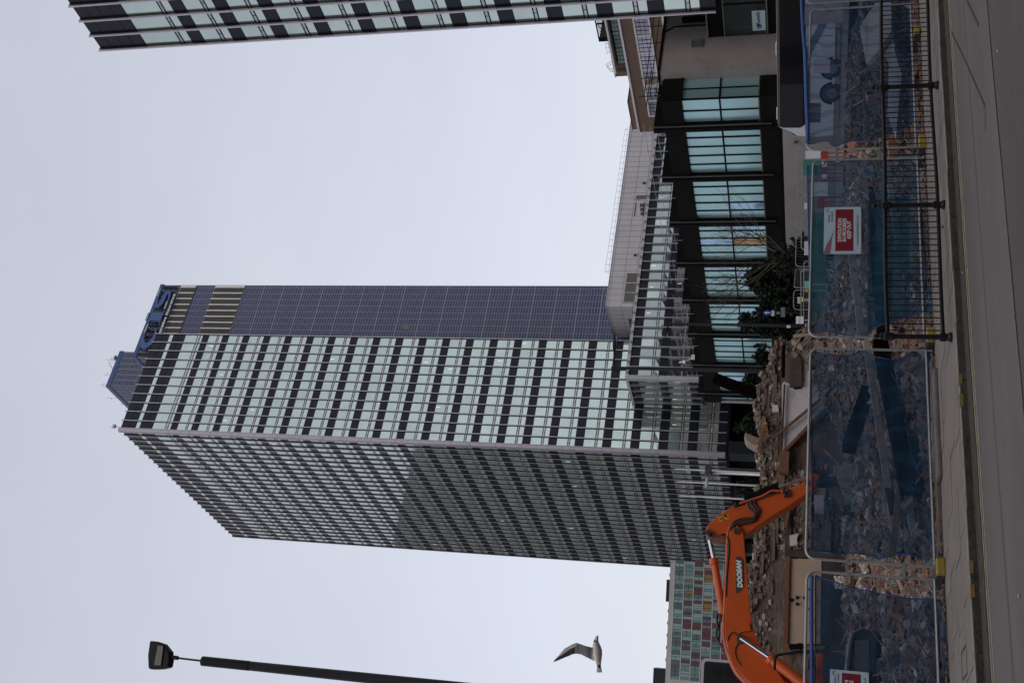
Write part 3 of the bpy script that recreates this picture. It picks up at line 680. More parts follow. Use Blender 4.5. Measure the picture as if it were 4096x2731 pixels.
# ---- retaining wall under the hall
q = MB(); q.box(XH-1.4, XH-.02, YH0-12, YH1+40, 0.9, 4.86); q.box(XH-.02, XH+2.3, YH0-.9, YH0-.02, .9, 4.86)
tag(q.build('forecourt_wall', M_wallc), 'long plain grey forecourt wall under the black hall, faintly scribbled', 'wall')
for (a, b) in ((3160, 800), (3175, 770)): pass

# ---- rendered concrete wall building next to the hall
YC = 60.24
cb = thing('rendered_building', 'blank grey rendered building with a small louvred vent between hall and shop', 'building', (62.1, YC, 1.1))
q = MB(); q.box(62.08, 65.62, YC, YC+12, 1.1, 13.9); q.box(65.62, 100, YC+.02, YC+12, 10.6, 13.9); q.box(66.4, 100, YC+.03, YC+12, 1.1, 10.6); q.build('wall', M_render, cb)
q = MB(); q.box(62.0, 100, YC-.08, YC+12, 13.91, 14.08); q.build('coping', M_black, cb)
FC = Face((62.08, YC, 0), (1, 0, 0), (0, -1, 0))
q = MB(); a0, a1, z0, z1 = 2.44, 3.3, 10.85, 11.75
FC.box(q, a0-.05, a1+.05, z0-.05, z1+.05, 0, .03, 0); FC.box(q, a0+.1, a1-.1, z0+.1, z1-.1, .031, .035, 1)
for i in range(8): u = a0+.15+i*.08; FC.box(q, u, u+.03, z0+.12, z1-.12, .036, .07, 2)
for (u0_, u1_, c0_, c1_) in ((a0, a1, z1-.08, z1), (a0, a1, z0, z0+.08), (a0, a0+.08, z0+.08, z1-.08), (a1-.08, a1, z0+.08, z1-.08)): FC.box(q, u0_, u1_, c0_, c1_, .031, .09, 2)
q.build('vent_grille', [M_conc, M_void, mat('grille_grey', (.14, .14, .14), .6)], cb)
q = MB(); q.tube([(66.9, YC-.1, 10.6), (66.9, YC-.1, 13.2), (66.5, YC-.1, 13.7), (66.5, YC-.1, 14.1)], .06, 8); q.build('downpipe', M_black, cb)
q = MB()
for z in (12.35, 11.2): q.box(67.0, 80, YC-.5, YC-.42, z, z+.1)
for x in (67.1, 68.2, 69.3, 70.4, 71.5): q.box(x-.03, x+.03, YC-.5, YC-.42, 10.9, 12.4)
q.beam((67.1, YC-.46, 10.9), (68.6, YC-.46, 12.4), .06, .06); q.box(67.3, 67.5, YC-.5, YC-.02, 10.7, 12.6)
q.build('steel_gantry', M_black, cb)

# ---- glazed shop front under the right-hand block
shop = thing('glazed_shop', 'ground floor shop with green tinted glass and a black fascia under the right block', 'shop', (65.6, 57, 1.1))
XS = 65.6; FSh = Face((XS, 40, 0), (0, 1, 0), (-1, 0, 0)); L2 = YC-40-.02
q = MB(); FSh.box(q, 0, L2, 9.3, 10.45, -.3, 0); q.build('fascia', M_black, shop)
q = MB(); FSh.box(q, 0, L2, 10.46, 10.56, -.3, .12); FSh.box(q, 0, L2, 9.22, 9.3, -.3, .04); FSh.box(q, 0, L2, 6.05, 6.15, -.3, .04); q.build('trim', mat('shop_trim', (.16, .15, .14), .5, .3), shop)
M_shopg = mat('shop_glass', (.030, .045, .043), .04, 0, spec=.6)
t_ = M_shopg.node_tree.nodes['Principled BSDF']; t_.inputs['Alpha'].default_value = .55
for u0_, u1_ in ((L2-3.0, L2-.06), (L2-6.6, L2-3.1), (L2-10.2, L2-6.7), (L2-13.8, L2-10.3)):
    q = MB(); FSh.quad(q, u0_, u1_, 6.15, 9.22, -.02); q.build('window', M_shopg, shop)
    q = MB(); FSh.box(q, u0_-.1, u0_, 6.15, 9.22, -.1, .03); q.build('mullion', M_black, shop)
q = MB(); FSh.box(q, 0, L2, 1.1, 6.05, -.3, -.02); q.build('stall_riser', M_black, shop)
q = MB(); q.box(XS+.5, XS+8, 40, YC-.1, 3, 6.1, 1); q.box(XS+.7, XS+8, YC-.25, YC-.1, 6.12, 9.3, 0); q.box(XS+5, XS+5.2, 40, YC-.3, 6.12, 9.3, 0); q.build('interior', [mat('interior_wall', (.22, .26, .23), .9), mat('interior_floor', (.15, .12, .09), .8)], shop)
q = MB(); q.box(XS+1.4, XS+1.5, 57.6, 59.6, 7.0, 8.2); q.build('interior_panel', mat('interior_frame', (.10, .11, .10), .6), shop)
for yy, z_ in ((59.6, 6.6), (57.2, 6.6)):
    q = MB(); q.box(XS+.9, XS+1.5, yy-.25, yy+.25, 6.3, z_+.4); q.build('display_stand', mat('stand_pale', (.35, .30, .24), .6), shop)
q = MB(); q.box(XS+.6, XS+.7, 56.3, 57.3, 6.95, 7.02); q.build('strip_lamp', M_lit, shop)
# window poster with the shop name
bd = MB(); FSh.box(bd, 57.9-40, 59.8-40, 6.22, 7.18, .0, .03); poster = bd.build('shop_sign', mat('sign_white', (.42, .52, .54), .5)); tag(poster, 'pale blue shop sign with dark lettering and a round blue logo in the shop window', 'sign')
text_mesh('sign_text', 'Russells', .40, .006, mat('ink_dark', (.015, .02, .035), .5), poster, frameM((XS-.036, 58.62, 6.74), (0, -1, 0), (0, 0, 1)), bold=.006)
q = MB(); rr = .22; cy, cz = 59.42, 6.70
def disc(mb, F_, a0, a1, r_, mi, n=14): mb.prism([F_(0, 0)]+[F_(r_*math.cos(a0+(a1-a0)*i/n), r_*math.sin(a0+(a1-a0)*i/n)) for i in range(n+1)], (-.006, 0, 0), (0, 0, 0), mi)
fn_ = lambda u, v: Vector((XS-.034, cy-u, cz+v))
disc(q, fn_, R(-80), R(80), rr, 0); disc(q, fn_, R(100), R(260), rr, 1); q.build('sign_logo', [mat('ink_dark', (.015, .02, .035)), mat('logo_blue', (.05, .22, .45), .5)], poster)

# ---- right-hand office block
XRB, YRB = 64.0, 56.15
rb = thing('right_office_block', 'checkered glass and black office block with white vertical fins, cut off by the frame edge', 'office block', (XRB, YRB, 1.1))
FR = Face((XRB, YRB, 0), (0, -1, 0), (-1, 0, 0)); nbR = 16
q = MB(); q.box(XRB+.02, XRB+16, YRB-nbR*1.583, YRB-.02, 9.6, 60.9); q.build('wall', M_frame, rb)
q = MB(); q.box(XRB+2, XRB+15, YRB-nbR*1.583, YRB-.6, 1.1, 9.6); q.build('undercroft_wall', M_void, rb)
seenR = {(k, i) for k in range(3) for i in range(11)}
topsR = [52.1-3.77*i for i in range(12)]
curtain(rb, FR, nbR, 1.583, topsR, seenR, fin=(.10, .2), ztop=60.95, zbot=9.55)
q = MB(); FR.box(q, 0, nbR*1.583, 9.55, 10.63, 0, .035)
q.build('spandrel_band', M_span, rb)
q = MB()
for i in range(4): FR.box(q, 0, nbR*1.583, 56.45+i*1.11, 56.45+i*1.11+1.07, 0, .035)
q.build('spandrel_band', M_span, rb)
for k in range(nbR):
    w = MB(); a, b = k*1.583+.12, (k+1)*1.583-.12; m = (a+b)/2
    FR.quad(w, a, b, 53.2, 56.4, .02, 0, .004); FR.quad(w, a, b, 52.15, 52.8, .02, 2, .004)
    for c, d in ((a, m-.02), (m+.02, b)): FR.quad(w, c, d, 52.9, 53.1, .03, 3)
    FR.box(w, a, b, 53.1, 53.2, 0, .05, 5); FR.box(w, a, b, 52.8, 52.9, 0, .05, 5); w.build('window', GM, rb)
for k in range(nbR+1):
    f = MB(); FR.box(f, k*1.583-.05, k*1.583+.05, 9.55, 61.0, .265, .32); f.build('fin_edge', mat('fin_edge_white', (.5, .46, .50), .4, .4), rb)

# ---- brown brick office range behind
XK = 100.0
bk = thing('brick_office_range', 'brown brick office range with white framed window strips behind the black hall', 'office building', (XK, 98, 1.1))
FK = Face((XK, 107.2, 0), (0, -1, 0), (-1, 0, 0)); LK_ = 50
q = MB(); q.box(XK, XK+12, 57, 107.2, 1.1, 25.0); q.build('wall', M_brickb, bk)
q = MB(); FK.box(q, -.1, LK_, 25.0, 25.25, -.3, .12); q.build('coping', M_white, bk)
# white-framed ribbon window
q = MB(); FK.box(q, 3.0, LK_, 23.32, 23.52, 0, .18); FK.box(q, 3.0, LK_, 21.55, 21.75, 0, .18); FK.box(q, 2.9, 3.05, 21.55, 23.52, 0, .2)
q.build('ribbon_frame', M_white, bk)
M_kg = mat('ribbon_glass', (.30, .29, .36), .08, .6, var=.5, scale=.12)
for i in range(17):
    u0_ = 3.1+i*2.67; w = MB(); FK.box(w, u0_+2.45, u0_+2.62, 21.75, 23.32, 0, .16, 1); FK.quad(w, u0_, u0_+2.45, 21.75, 23.32, .03, 0)
    for k in range(1, 4): FK.box(w, u0_+k*.61-.03, u0_+k*.61+.03, 21.75, 23.32, .03, .07, 2)
    for k in (1, 2): FK.box(w, u0_, u0_+2.45, 21.75+k*.52-.02, 21.75+k*.52+.02, .03, .07, 2)
    w.build('window', [M_kg, M_white, M_frame], bk)
q = MB(); FK.box(q, 10.5, LK_, 19.9, 20.15, 0, .2); q.build('string_course', M_white, bk)
q = MB(); q.box(XK+1.2, XK+12, 57, 96.4, 25.26, 26.6); q.build('attic_wall', M_frame, bk)
FK2 = Face((XK+1.2, 96.4, 0), (0, -1, 0), (-1, 0, 0)); q = MB()
M_attic = mat('attic_glass', (.10, .13, .12), .06, .5, var=.5, scale=.3)
for i in range(14): FK2.quad(q, .1+i*2.6, 2.6+i*2.6, 25.3, 26.5, .03, 0)
for i in range(56): FK2.box(q, .1+i*.65-.02, .1+i*.65+.02, 25.3, 26.5, .03, .06, 1)
for z in (25.7, 26.1): FK2.box(q, 0, 36, z-.015, z+.015, .03, .06, 1)
q.build('attic_window', [M_attic, M_frame], bk)
q = MB(); FK2.box(q, -.4, 37, 26.62, 26.85, -.3, 1.2); q.build('eaves', M_white, bk)
q = MB(); q.box(XK+1.5, XK+6, 95.4, 98.7, 25.0, 27.1); q.build('brick_tower', M_brickb, bk); q = MB(); q.box(XK+1.4, XK+6.1, 95.3, 98.8, 27.11, 27.25); q.build('tower_coping', M_white, bk)
q = MB()
for yy in (97.3, 97.7): q.tube([(XK+1.4, yy, 25.2), (XK+1.4, yy, 27.6), (XK+2.2, yy, 28.2), (XK+3.0, yy, 27.3)], .03, 5)
for i in range(8): q.tube([(XK+1.4, 97.3, 25.3+i*.3), (XK+1.4, 97.7, 25.3+i*.3)], .02, 5)
q.build('ladder', M_black, bk)
q = MB(); q.box(XK+.4, XK+5, 102.1, 107.1, 24.9, 25.95); q.build('brick_tower', M_brickb, bk); q = MB(); q.box(XK+.35, XK+5.1, 102.0, 107.2, 25.96, 26.03); q.build('tower_coping', M_joint2, bk)
q = MB()
for i in range(3): q.box(XK-.35, XK-.02, 106.2, 107.6, 22.35+i*.28, 22.5+i*.28)
q.build('vent_hood', M_white, bk)
# black steel plant enclosure on the brick roof
pe = thing('plant_enclosure', 'black steel framed plant enclosure with slatted sides on the brick roof', 'plant enclosure', (XK+3, 90, 26.85))
q = MB(); yA, yB_, zA, zB = 70, 93.2, 26.9, 28.35
for y in [yB_-i*2.6 for i in range(9)]: q.box(XK+2.0, XK+2.15, y-.08, y+.08, zA, zB); q.beam((XK+2.07, y-.1, zA+.05), (XK+2.07, y-2.4, zB-.1), .06, .07)
q.box(XK+1.95, XK+2.2, yA, yB_+.1, zB, zB+.12); q.box(XK+1.95, XK+8, yB_-.05, yB_+.1, zA, zB+.1); q.build('frame', M_black, pe)
q = MB(); z = zA+.05
while z < zB: q.box(XK+2.4, XK+2.45, yA, yB_-.2, z, z+.05); z += .12
q.build('slats', M_louv, pe); q = MB(); q.box(XK+3.2, XK+6, 72, 90, zA, zB-.3); q.build('plant_unit', M_steel, pe)
q = MB()
for y in (93.6, 94.3, 95.0): q.tube([(XK+1.9, y, 26.85), (XK+1.9, y, 27.75)], .025, 5)
for z in (27.1, 27.4, 27.75): q.tube([(XK+1.9, 93.3, z), (XK+1.9, 95.3, z)], .02, 5)
q.build('guard_rail', M_galv, pe)

# ---- colourful glazed office building far left
a = onD(2678, 2265, 185); b = onD(2664, 2731, 185); ux = Vector((a.x-b.x, a.y-b.y, 0)); Lc = ux.length; ux.normalize(); nn = Vector((ux.y, -ux.x, 0))
if nn.dot(Vector((a.x, a.y, 0))) > 0: nn = -nn
oc = Vector((b.x, b.y, 0))-ux*0.5; ztc = (a.z+b.z)/2
cbd = thing('patchwork_office_building', 'distant office building with a patchwork of teal, red and mustard glass panels', 'office building', (oc.x, oc.y, 1.1))
FM_ = Face(oc, ux, nn); q = MB(); FM_.box(q, -6, Lc+14, 1.1, ztc, -14, 0, 0); q.build('wall', mat('pale_concrete', (.33, .33, .32), .8, var=.08, scale=.2), cbd)
def pz(px, py=2300): 
    d = ray(px, py); t = 185/math.hypot(d.x, d.y); return EYE+d.z*t
cols = [mat('patch_teal', (.075, .14, .135), .12, .5, var=.1, scale=.5), mat('patch_pale_teal', (.125, .20, .195), .12, .5), mat('patch_grey', (.05, .07, .08), .12, .5), mat('patch_red', (.075, .010, .015), .35), mat('patch_dark_red', (.055, .012, .02), .35), mat('patch_mustard', (.17, .105, .02), .4), M_frame, M_alu]
fl = [pz(2698)]+[pz(2698+39.0*(i+1)) for i in range(8)]
for r_ in range(8):
    zt_, zb_ = fl[r_]-.06, fl[r_+1]+.06; w = MB(); u = 1.2; end = Lc+12
    FM_.box(w, 1.2, end, fl[r_]-.08, fl[r_]+.06, 0, .14, 7)
    ua = 1.2+(0 if r_ > 0 else .0)
    while u < end:
        wd_ = random.choice((.55, .75, .45, .35)); far_right = (u/Lc)
        pr_ = random.random()
        if r_ == 0: mi = random.choice((2, 2, 2, 0, 1))
        else:
            mi = 3 if pr_ < .26 else 4 if pr_ < .33 else 5 if (pr_ < .43 and far_right > .55) else random.choice((0, 0, 1, 2))
        e = min(end, u+wd_); FM_.quad(w, u+.03, e-.03, zb_+.05, zt_-.05, .05, mi); FM_.box(w, e-.03, e+.03, zb_, zt_, .02, .07, 6)
        if mi < 3 and random.random() < .4: FM_.box(w, u+.03, e-.03, (zb_+zt_)/2-.03, (zb_+zt_)/2+.03, .05, .08, 6)
        u = e
    w.build('window_band', cols, cbd)
for (u0_, u1_, h_, d0_, d1_) in ((Lc-5, Lc-1.5, .7, -3, -1.5), (0, 2.6, 2.2, -5, -2)): q = MB(); FM_.box(q, u0_, u1_, ztc, ztc+h_, d0_, d1_); q.build('roof_plant', M_frame, cbd)
for i in range(9): u = Lc-1-i*1.9; q = MB(); FM_.box(q, u, u+.5, ztc, ztc+.22, -1.6, -.9); q.build('roof_cowl', M_frame, cbd)
# red brick lift tower with railings beside it
e0 = onD(2640, 2700, 205); rbt = thing('red_brick_stair_tower', 'red brick stair tower with rooftop railings left of the patchwork building', 'building', (e0.x, e0.y, 1.1))
q = MB(); FT = Face((e0.x, e0.y, 0), ux, nn); zr = e0.z; FT.box(q, -8, 0, 1.1, zr, -6, 0); q.build('wall', mat('red_brick', (.20, .075, .05), .85, var=.15, scale=1), rbt)
q = MB()
for z in (zr+.5, zr+1.0): q.tube([FT.P(-8, z, -.3), FT.P(-.1, z, -.3)], .04, 5)
for i in range(6): q.tube([FT.P(-8+i*1.5, zr, -.3), FT.P(-8+i*1.5, zr+1.0, -.3)], .04, 5)
q.build('railing', M_galv, rbt)

# ---- buildings outside the frame that the glass reflects
def plain_block(name, label, x0, x1, y0, y1, h, m):
    t = thing(name, label, 'building', ((x0+x1)/2, (y0+y1)/2, 0)); q = MB(); q.box(x0, x1, y0, y1, -.1, h); q.build('wall', m, t)
    q = MB(); z = 3.5
    while z < h-1.5: q.box(x0-.04, x1+.04, y0-.04, y1+.04, z, z+1.7); z += 3.6
    q.build('window_band', M_attic, t); q = MB(); q.box(x0-.3, x1+.3, y0-.3, y1+.3, h, h+.4); q.build('coping', M_conc, t)
M_refl = mat('stone_block', (.10, .115, .13), .9, var=.2, scale=.1)
plain_block('stone_office_block', 'tall dark office block out of frame on the left, mirrored in the tower glass', 10, 51.3, 214, 240, 90, M_refl)
plain_block('stone_office_block', 'dark office block far behind the camera on the right, mirrored in the podium glass', 150, 340, -135, -105, 60, M_refl)
plain_block('street_block', 'brown office row across the street behind the camera', -60, 110, -40, -17, 27, mat('street_block_brick', (.07, .055, .045), .9, var=.2, scale=.3))

# ================================================================ THE DEMOLITION SITE
def rub_h(x, y):
    """top of the rubble: a low spread behind the fence that swells towards the ruin and on the right"""
    s_ = lambda a, b, t: (lambda q: q*q*(3-2*q))(max(0., min(1., (t-a)/(b-a))))
    h = -.12+0.62*s_(17.2, 21, y)+0.45*s_(21, 28, y)
    h += 0.35*math.exp(-((x-22)/3.0)**2-((y-21.5)/3.0)**2)      # dark heap right
    h += 0.42*math.exp(-((x-17.2)/2.6)**2-((y-22.0)/2.6)**2)
    h += 0.9*math.exp(-((x-17.8)/2.0)**2-((y-28.5)/2.2)**2)     # brick bank by the ruin
    h += 1.5*math.exp(-((x-18.9)/1.3)**2-((y-30.4)/1.2)**2)
    h -= 0.5*math.exp(-((y-18.6)/.9)**2)*s_(12, 9, x)*0
    h -= 0.35*s_(9.6, 6, x)*s_(20, 24, y)                        # lower floor on the left
    h += .10*math.sin(1.7*x+.6*y)*math.cos(1.1*y-.4*x)
    return h
def hbound(x): return 33.5
g = MB(); nx_, ny_ = 90, 64; vs = []; fs = []
for j in range(ny_+1):
    for i in range(nx_+1):
        x = 1+i*(44-1)/nx_; y = 16.95+j*(36-16.95)/ny_
        e = min(1, (y-16.95)/.5, (36-y)/2.5, (x-1)/1.0, (44-x)/1.5)
        vs.append((x, y, gh(x, y)*(1-e)-.02+max(gh(x, y)-.02, rub_h(x, y)-.09)*e+random.uniform(-.03, .03)*e))
for j in range(ny_):
    for i in range(nx_): a = j*(nx_+1)+i; fs.append((a, a+1, a+nx_+2, a+nx_+1))
g.add(vs, fs); tag(g.build('rubble_bed', M_soil, smooth=True), kind='structure')

# loose rubble nobody could count
def chunk(mb, c, a, b, d, mi, rot=None):
    m = rot or Matrix.Rotation(random.uniform(0, 6.28), 3, 'Z') @ Matrix.Rotation(random.gauss(0, .5), 3, 'X') @ Matrix.Rotation(random.gauss(0, .5), 3, 'Y')
    c = Vector(c); vs = []
    for k in (-1, 1):
        for j in (-1, 1):
            for i in (-1, 1):
                w_ = random.uniform(.78, 1.08); vs.append(c+m @ Vector((i*a*w_, j*b*random.uniform(.8, 1.08), k*d*random.uniform(.8, 1.1))))
    mb.add(vs, [(0, 2, 3, 1), (4, 5, 7, 6), (0, 1, 5, 4), (2, 6, 7, 3), (0, 4, 6, 2), (1, 3, 7, 5)], mi)
rb_ = MB()
def weight(x, y):
    return 1
for n in range(34000):
    y = 17.1+random.random()**1.25*15.5; x = random.uniform(3.2+.27*(y-17), 20.5+.9*(y-17))
    if x > 19 and y < 30 and random.random() < .5: continue
    z = rub_h(x, y); dark = x/y > .89 and y > 17.8
    s_ = random.choice((.3, .35, .45, .5, .6, .7, .85, 1.1))*(.55 if dark and random.random() < .8 else 1)
    mi = random.choice((0, 0, 0, 1, 1, 3, 3, 2, 3, 2, 0, 0, 2) if not dark else (3, 3, 3, 0, 5, 5, 5))
    if y < 18.4 and random.random() < .3: mi = 2
    chunk(rb_, (x, y, z+random.uniform(-.05, .07)*s_), .11*s_, .055*s_*random.choice((1, 1, 1.5)), .038*s_*random.choice((1, 1, 1.6)), mi)
for n in range(900):
    y = random.uniform(18.6, 29); x = random.uniform(3.6+.27*(y-17), 18.5+.9*(y-17)); s_ = random.uniform(1.0, 2.0); mi = random.choice((0, 3, 4, 1, 3, 2))
    if x/y > .86: continue
    chunk(rb_, (x, y, rub_h(x, y)+.03), .10*s_, .07*s_, random.choice((.02, .035, .05))*s_, mi)
    if n % 3 == 0:   # little piles of fallen courses
        for k in range(3): chunk(rb_, (x+random.gauss(0, .15), y+random.gauss(0, .1), rub_h(x, y)+.06+.05*k), .11, .055, .038, mi)
for n in range(70):  # bent reinforcing bars
    y = random.uniform(18, 27); x = random.uniform(4+.27*(y-17), 18+.9*(y-17)); z = rub_h(x, y); P = [Vector((x, y, z))]; d = Vector((random.gauss(0, 1), random.gauss(0, .4), random.uniform(.2, 1))).normalized()
    for k in range(5): d = (d+Vector((random.gauss(0, .3), random.gauss(0, .3), random.gauss(-.12, .2)))).normalized(); P.append(P[-1]+d*.14)
    rb_.tube(P, .008, 4, 5)
tag(rb_.build('brick_rubble', M_bk+[mat('dark_debris', (.028, .024, .022), .95, var=.4, scale=9)]), 'loose carpet of broken bricks, mortar and dark debris covering the demolition site', 'rubble', kind='stuff')
# splinters and laths, also uncounted
sp_ = MB()
for n in range(1500):
    y = 17.3+random.random()**1.2*12; x = random.uniform(3.4+.27*(y-17), 19+.9*(y-17)); L = random.choice((.12, .2, .3, .45, .7)); a = random.uniform(0, 6.28); t = random.gauss(0, .35)
    d = Vector((math.cos(a)*math.cos(t), math.sin(a)*math.cos(t), math.sin(t)))*L; c = Vector((x, y, rub_h(x, y)+.07))
    sp_.beam(c-d, c+d, random.uniform(.01, .035), .012, random.choice((0, 0, 1, 2)))
tag(sp_.build('wood_splinters', [M_wood, M_woodl, M_rust]), 'scattered wood splinters, laths and rusty bits lying over the rubble', 'debris', kind='stuff')

# white flecks of paper
fk = MB()
for n in range(90):
    y = random.uniform(17.4, 27); x = random.uniform(4+.27*(y-17), 18+.9*(y-17)); chunk(fk, (x, y, rub_h(x, y)+.12), .05, .035, .004, 0)
tag(fk.build('paper_scraps', mat('paper_white', (.5, .5, .5), .8)), 'tiny white paper and plaster scraps dotted over the rubble', 'litter', kind='stuff')

# a few larger pieces one can pick out
def slab_from_px(name, poly, yplane, th, m, label, cat, lift=0, group=None, plane='Z', zz=None):
    """flat piece whose corners lie on the rubble seen at those picture points"""
    P = [onY(px, py, yp) for (px, py, yp) in poly]
    n = (P[1]-P[0]).cross(P[2]-P[0]).normalized()
    if n.y > 0: n = -n
    q = MB(); q.prism(P, (0, 0, 0), -n*th); o = q.build(name, m, fix=True); return tag(o, label, cat, group)
slab_from_px('concrete_slab', [(3438, 108, 18.9), (3500, 15, 18.5), (3565, 10, 18.0), (3566, 125, 18.0), (3515, 200, 18.3), (3465, 260, 18.7)], 0, .10, M_slab, 'broad pale slab leaning on the dark heap at the right, largest of the slabs', 'slab')
slab_from_px('concrete_slab', [(3555, 255, 18.1), (3575, 195, 17.9), (3607, 300, 17.7), (3598, 380, 17.7), (3583, 555, 17.8), (3550, 455, 18.1)], 0, .10, M_slab, 'long pale slab lying lower down behind the first railing post', 'slab')
slab_from_px('concrete_slab', [(3500, 150, 18.6), (3566, 128, 18.2), (3585, 215, 18.0), (3556, 260, 18.3)], 0, .08, M_conc, 'small dark grey slab wedged under the broad pale slab', 'slab')
def pbeam(name, p, q_, w_, h_, m, label, cat, group=None):
    a = onY(*p); b = onY(*q_); mb = MB(); mb.beam(a, b, w_, h_); o = mb.build(name, m, bevel=.008); return tag(o, label, cat, group)
G_t = 'timbers lying across the rubble'
pbeam('timber', (3462, 1345, 19.4), (3590, 2200, 18.7), .07, .13, M_woodl, 'longest pale timber running the length of the middle fence panel', 'timber', G_t)
pbeam('timber', (3520, 1370, 19.2), (3640, 1985, 18.4), .22, .28, M_beam, 'thick black bar painting the shade of a void below the longest pale timber', 'timber', G_t)  # black bar put where there is only a shaded void
pbeam('timber', (3520, 1830, 19.3), (3575, 2065, 18.8), .3, .16, M_steel, 'short wide dark box beam beside the spiral auger', 'timber', G_t)
pbeam('timber', (3600, 1860, 18.9), (3660, 2140, 18.2), .06, .12, M_woodl, 'narrow pale timber right of the short box beam, tilted steeply', 'timber', G_t)
pbeam('timber', (3610, 1840, 18.9), (3565, 2240, 18.2), .08, .10, M_wood, 'brownish timber crossing the narrow pale timber', 'timber', G_t)
pbeam('timber', (3470, 1565, 21.5), (3395, 1790, 20.6), .3, .25, M_beam, 'black beam stub sloping up in the rubble centre', 'timber', G_t)  # beam stub in the near-black beam material
pbeam('timber', (3412, 1050, 21.5), (3445, 1320, 21.2), .09, .16, M_woodl, 'pale timber right of the red notice board, half buried', 'timber', G_t)
pbeam('timber', (3480, 690, 20.3), (3500, 1150, 19.8), .14, .1, M_beam, 'long dark joist behind the red notice board', 'timber', G_t)
pbeam('timber', (3545, 640, 19.2), (3593, 960, 18.8), .10, .12, M_woodl, 'pale timber behind the first bay of railings', 'timber', G_t)
pbeam('timber', (3593, 960, 18.8), (3582, 1240, 18.7), .10, .12, M_woodl, 'pale timber behind the second bay of railings, continuing the other', 'timber', G_t)
pbeam('timber', (3500, 1000, 19.5), (3530, 1330, 19.2), .25, .2, M_beam, 'thick dark beam behind the end bay of railings', 'timber', G_t)
pbeam('timber', (3200, 1355, 27.8), (3172, 1400, 27.8), .08, .05, M_woodl, 'pale splintered board standing up at the brick bank', 'timber', G_t)
pbeam('timber', (3175, 1345, 28.0), (3260, 1335, 27.6), .09, .07, M_wood, 'brown plank lying flat on top of the brick bank', 'timber', G_t)
pbeam('rusty_angle', (3300, 1800, 25), (3360, 1855, 24.6), .1, .05, M_rust, 'short rusty steel angle lying by the bucket', 'steel angle')
# wheel rim bottom left
q = MB(); cw = onY(3622, 2702, 18.2); pts_ = []
for i in range(28): a = 2*math.pi*i/28; pts_.append(cw+Vector((math.cos(a)*.17, .02*math.sin(a), math.sin(a)*.17)))
q.tube(pts_, .012, 6, closed=True)
q.lathe([(.03, -.02), (.03, .02)], cw, 10)
for i in range(5):
    a = 2*math.pi*i/5; q.tube([cw, cw+Vector((math.cos(a)*.16, 0, math.sin(a)*.16))], .006, 5)
tag(q.build('wheel_rim', M_galv), 'thin round metal wheel rim standing in the rubble behind the end fence panel', 'wheel')
# crumpled plastic, bottle, small bright debris
def crumple(px, py, yp, r_, m, label, cat, name='crumpled_sheet'):
    c = onY(px, py, yp); q = MB(); n = 7; vs = []
    for j in range(n):
        for i in range(n): vs.append(c+Vector(((i/(n-1)-.5)*r_*2+random.uniform(-.1, .1)*r_, random.uniform(-.18, .18)*r_, (j/(n-1)-.5)*r_*1.4+random.uniform(-.15, .15)*r_)))
    fs_ = [(j*n+i, j*n+i+1, (j+1)*n+i+1, (j+1)*n+i) for j in range(n-1) for i in range(n-1)]
    q.add(vs, fs_); o = q.build(name, m); so = o.modifiers.new('thick', 'SOLIDIFY'); so.thickness = .006; return tag(o, label, cat)
crumple(3358, 2328, 21, .13, M_white, 'crumpled white plastic bag hanging on the dark wall by the fence gap', 'plastic bag', 'plastic_bag')
crumple(3670, 305, 17.6, .07, mat('red_plastic', (.55, .06, .06), .4), 'bright red plastic scrap at the foot of the railings', 'plastic scrap', 'plastic_scrap')
crumple(3630, 412, 17.9, .10, mat('pink_plastic', (.30, .07, .12), .5), 'dull pink plastic strip behind the first railing post', 'plastic scrap', 'plastic_scrap')
crumple(3652, 380, 17.7, .06, M_white, 'small white scrap right beside the pink plastic strip', 'plastic scrap', 'plastic_scrap')
crumple(3325, 1470, 21, .08, M_white, 'white scrap among bricks beyond the middle fence joint', 'plastic scrap', 'plastic_scrap')
# clay flue block
q = MB(); c = onY(3487, 385, 19.0); q.obox(c, (.13, .03, .02), (0, .10, .0), (-.03, 0, .11)); q.lathe([(.035, -.02), (.035, .115)], c+Vector((-.02, -.11, 0)), 10, 1)
tag(q.build('flue_block', [mat('pale_clay', (.24, .15, .12), .9, var=.2, scale=6), M_void]), 'cracked pale clay block with a round hole beside the dark heap', 'clay block')
for i, (px, py, yp, sz, lab) in enumerate([(3395, 470, 20.5, .17, 'pinkish brick pair lying on the dark heap at the right'), (3420, 590, 19.5, .2, 'orange brick lump in the gap between the right fence panels'), (3570, 600, 18.4, .22, 'bright orange brick lump low in the right fence gap'),
        (3640, 2020, 17.9, .14, 'brown brick lump under the steep timber'), (3675, 2110, 17.8, .14, 'rounded pinkish brick lump near the foot of the middle panel'), (3440, 1880, 19.4, .15, 'chipped grey brick lump above the short box beam')]):
    q = MB(); c = onY(px, py, yp); chunk(q, c, sz, sz*.55, sz*.42, 0); chunk(q, c+Vector((sz*.8, .05, .05)), sz*.5, sz*.4, sz*.3, 0)
    tag(q.build('masonry_lump', M_bk[(1, 2, 2, 0, 1, 3)[i]]), lab, 'masonry')

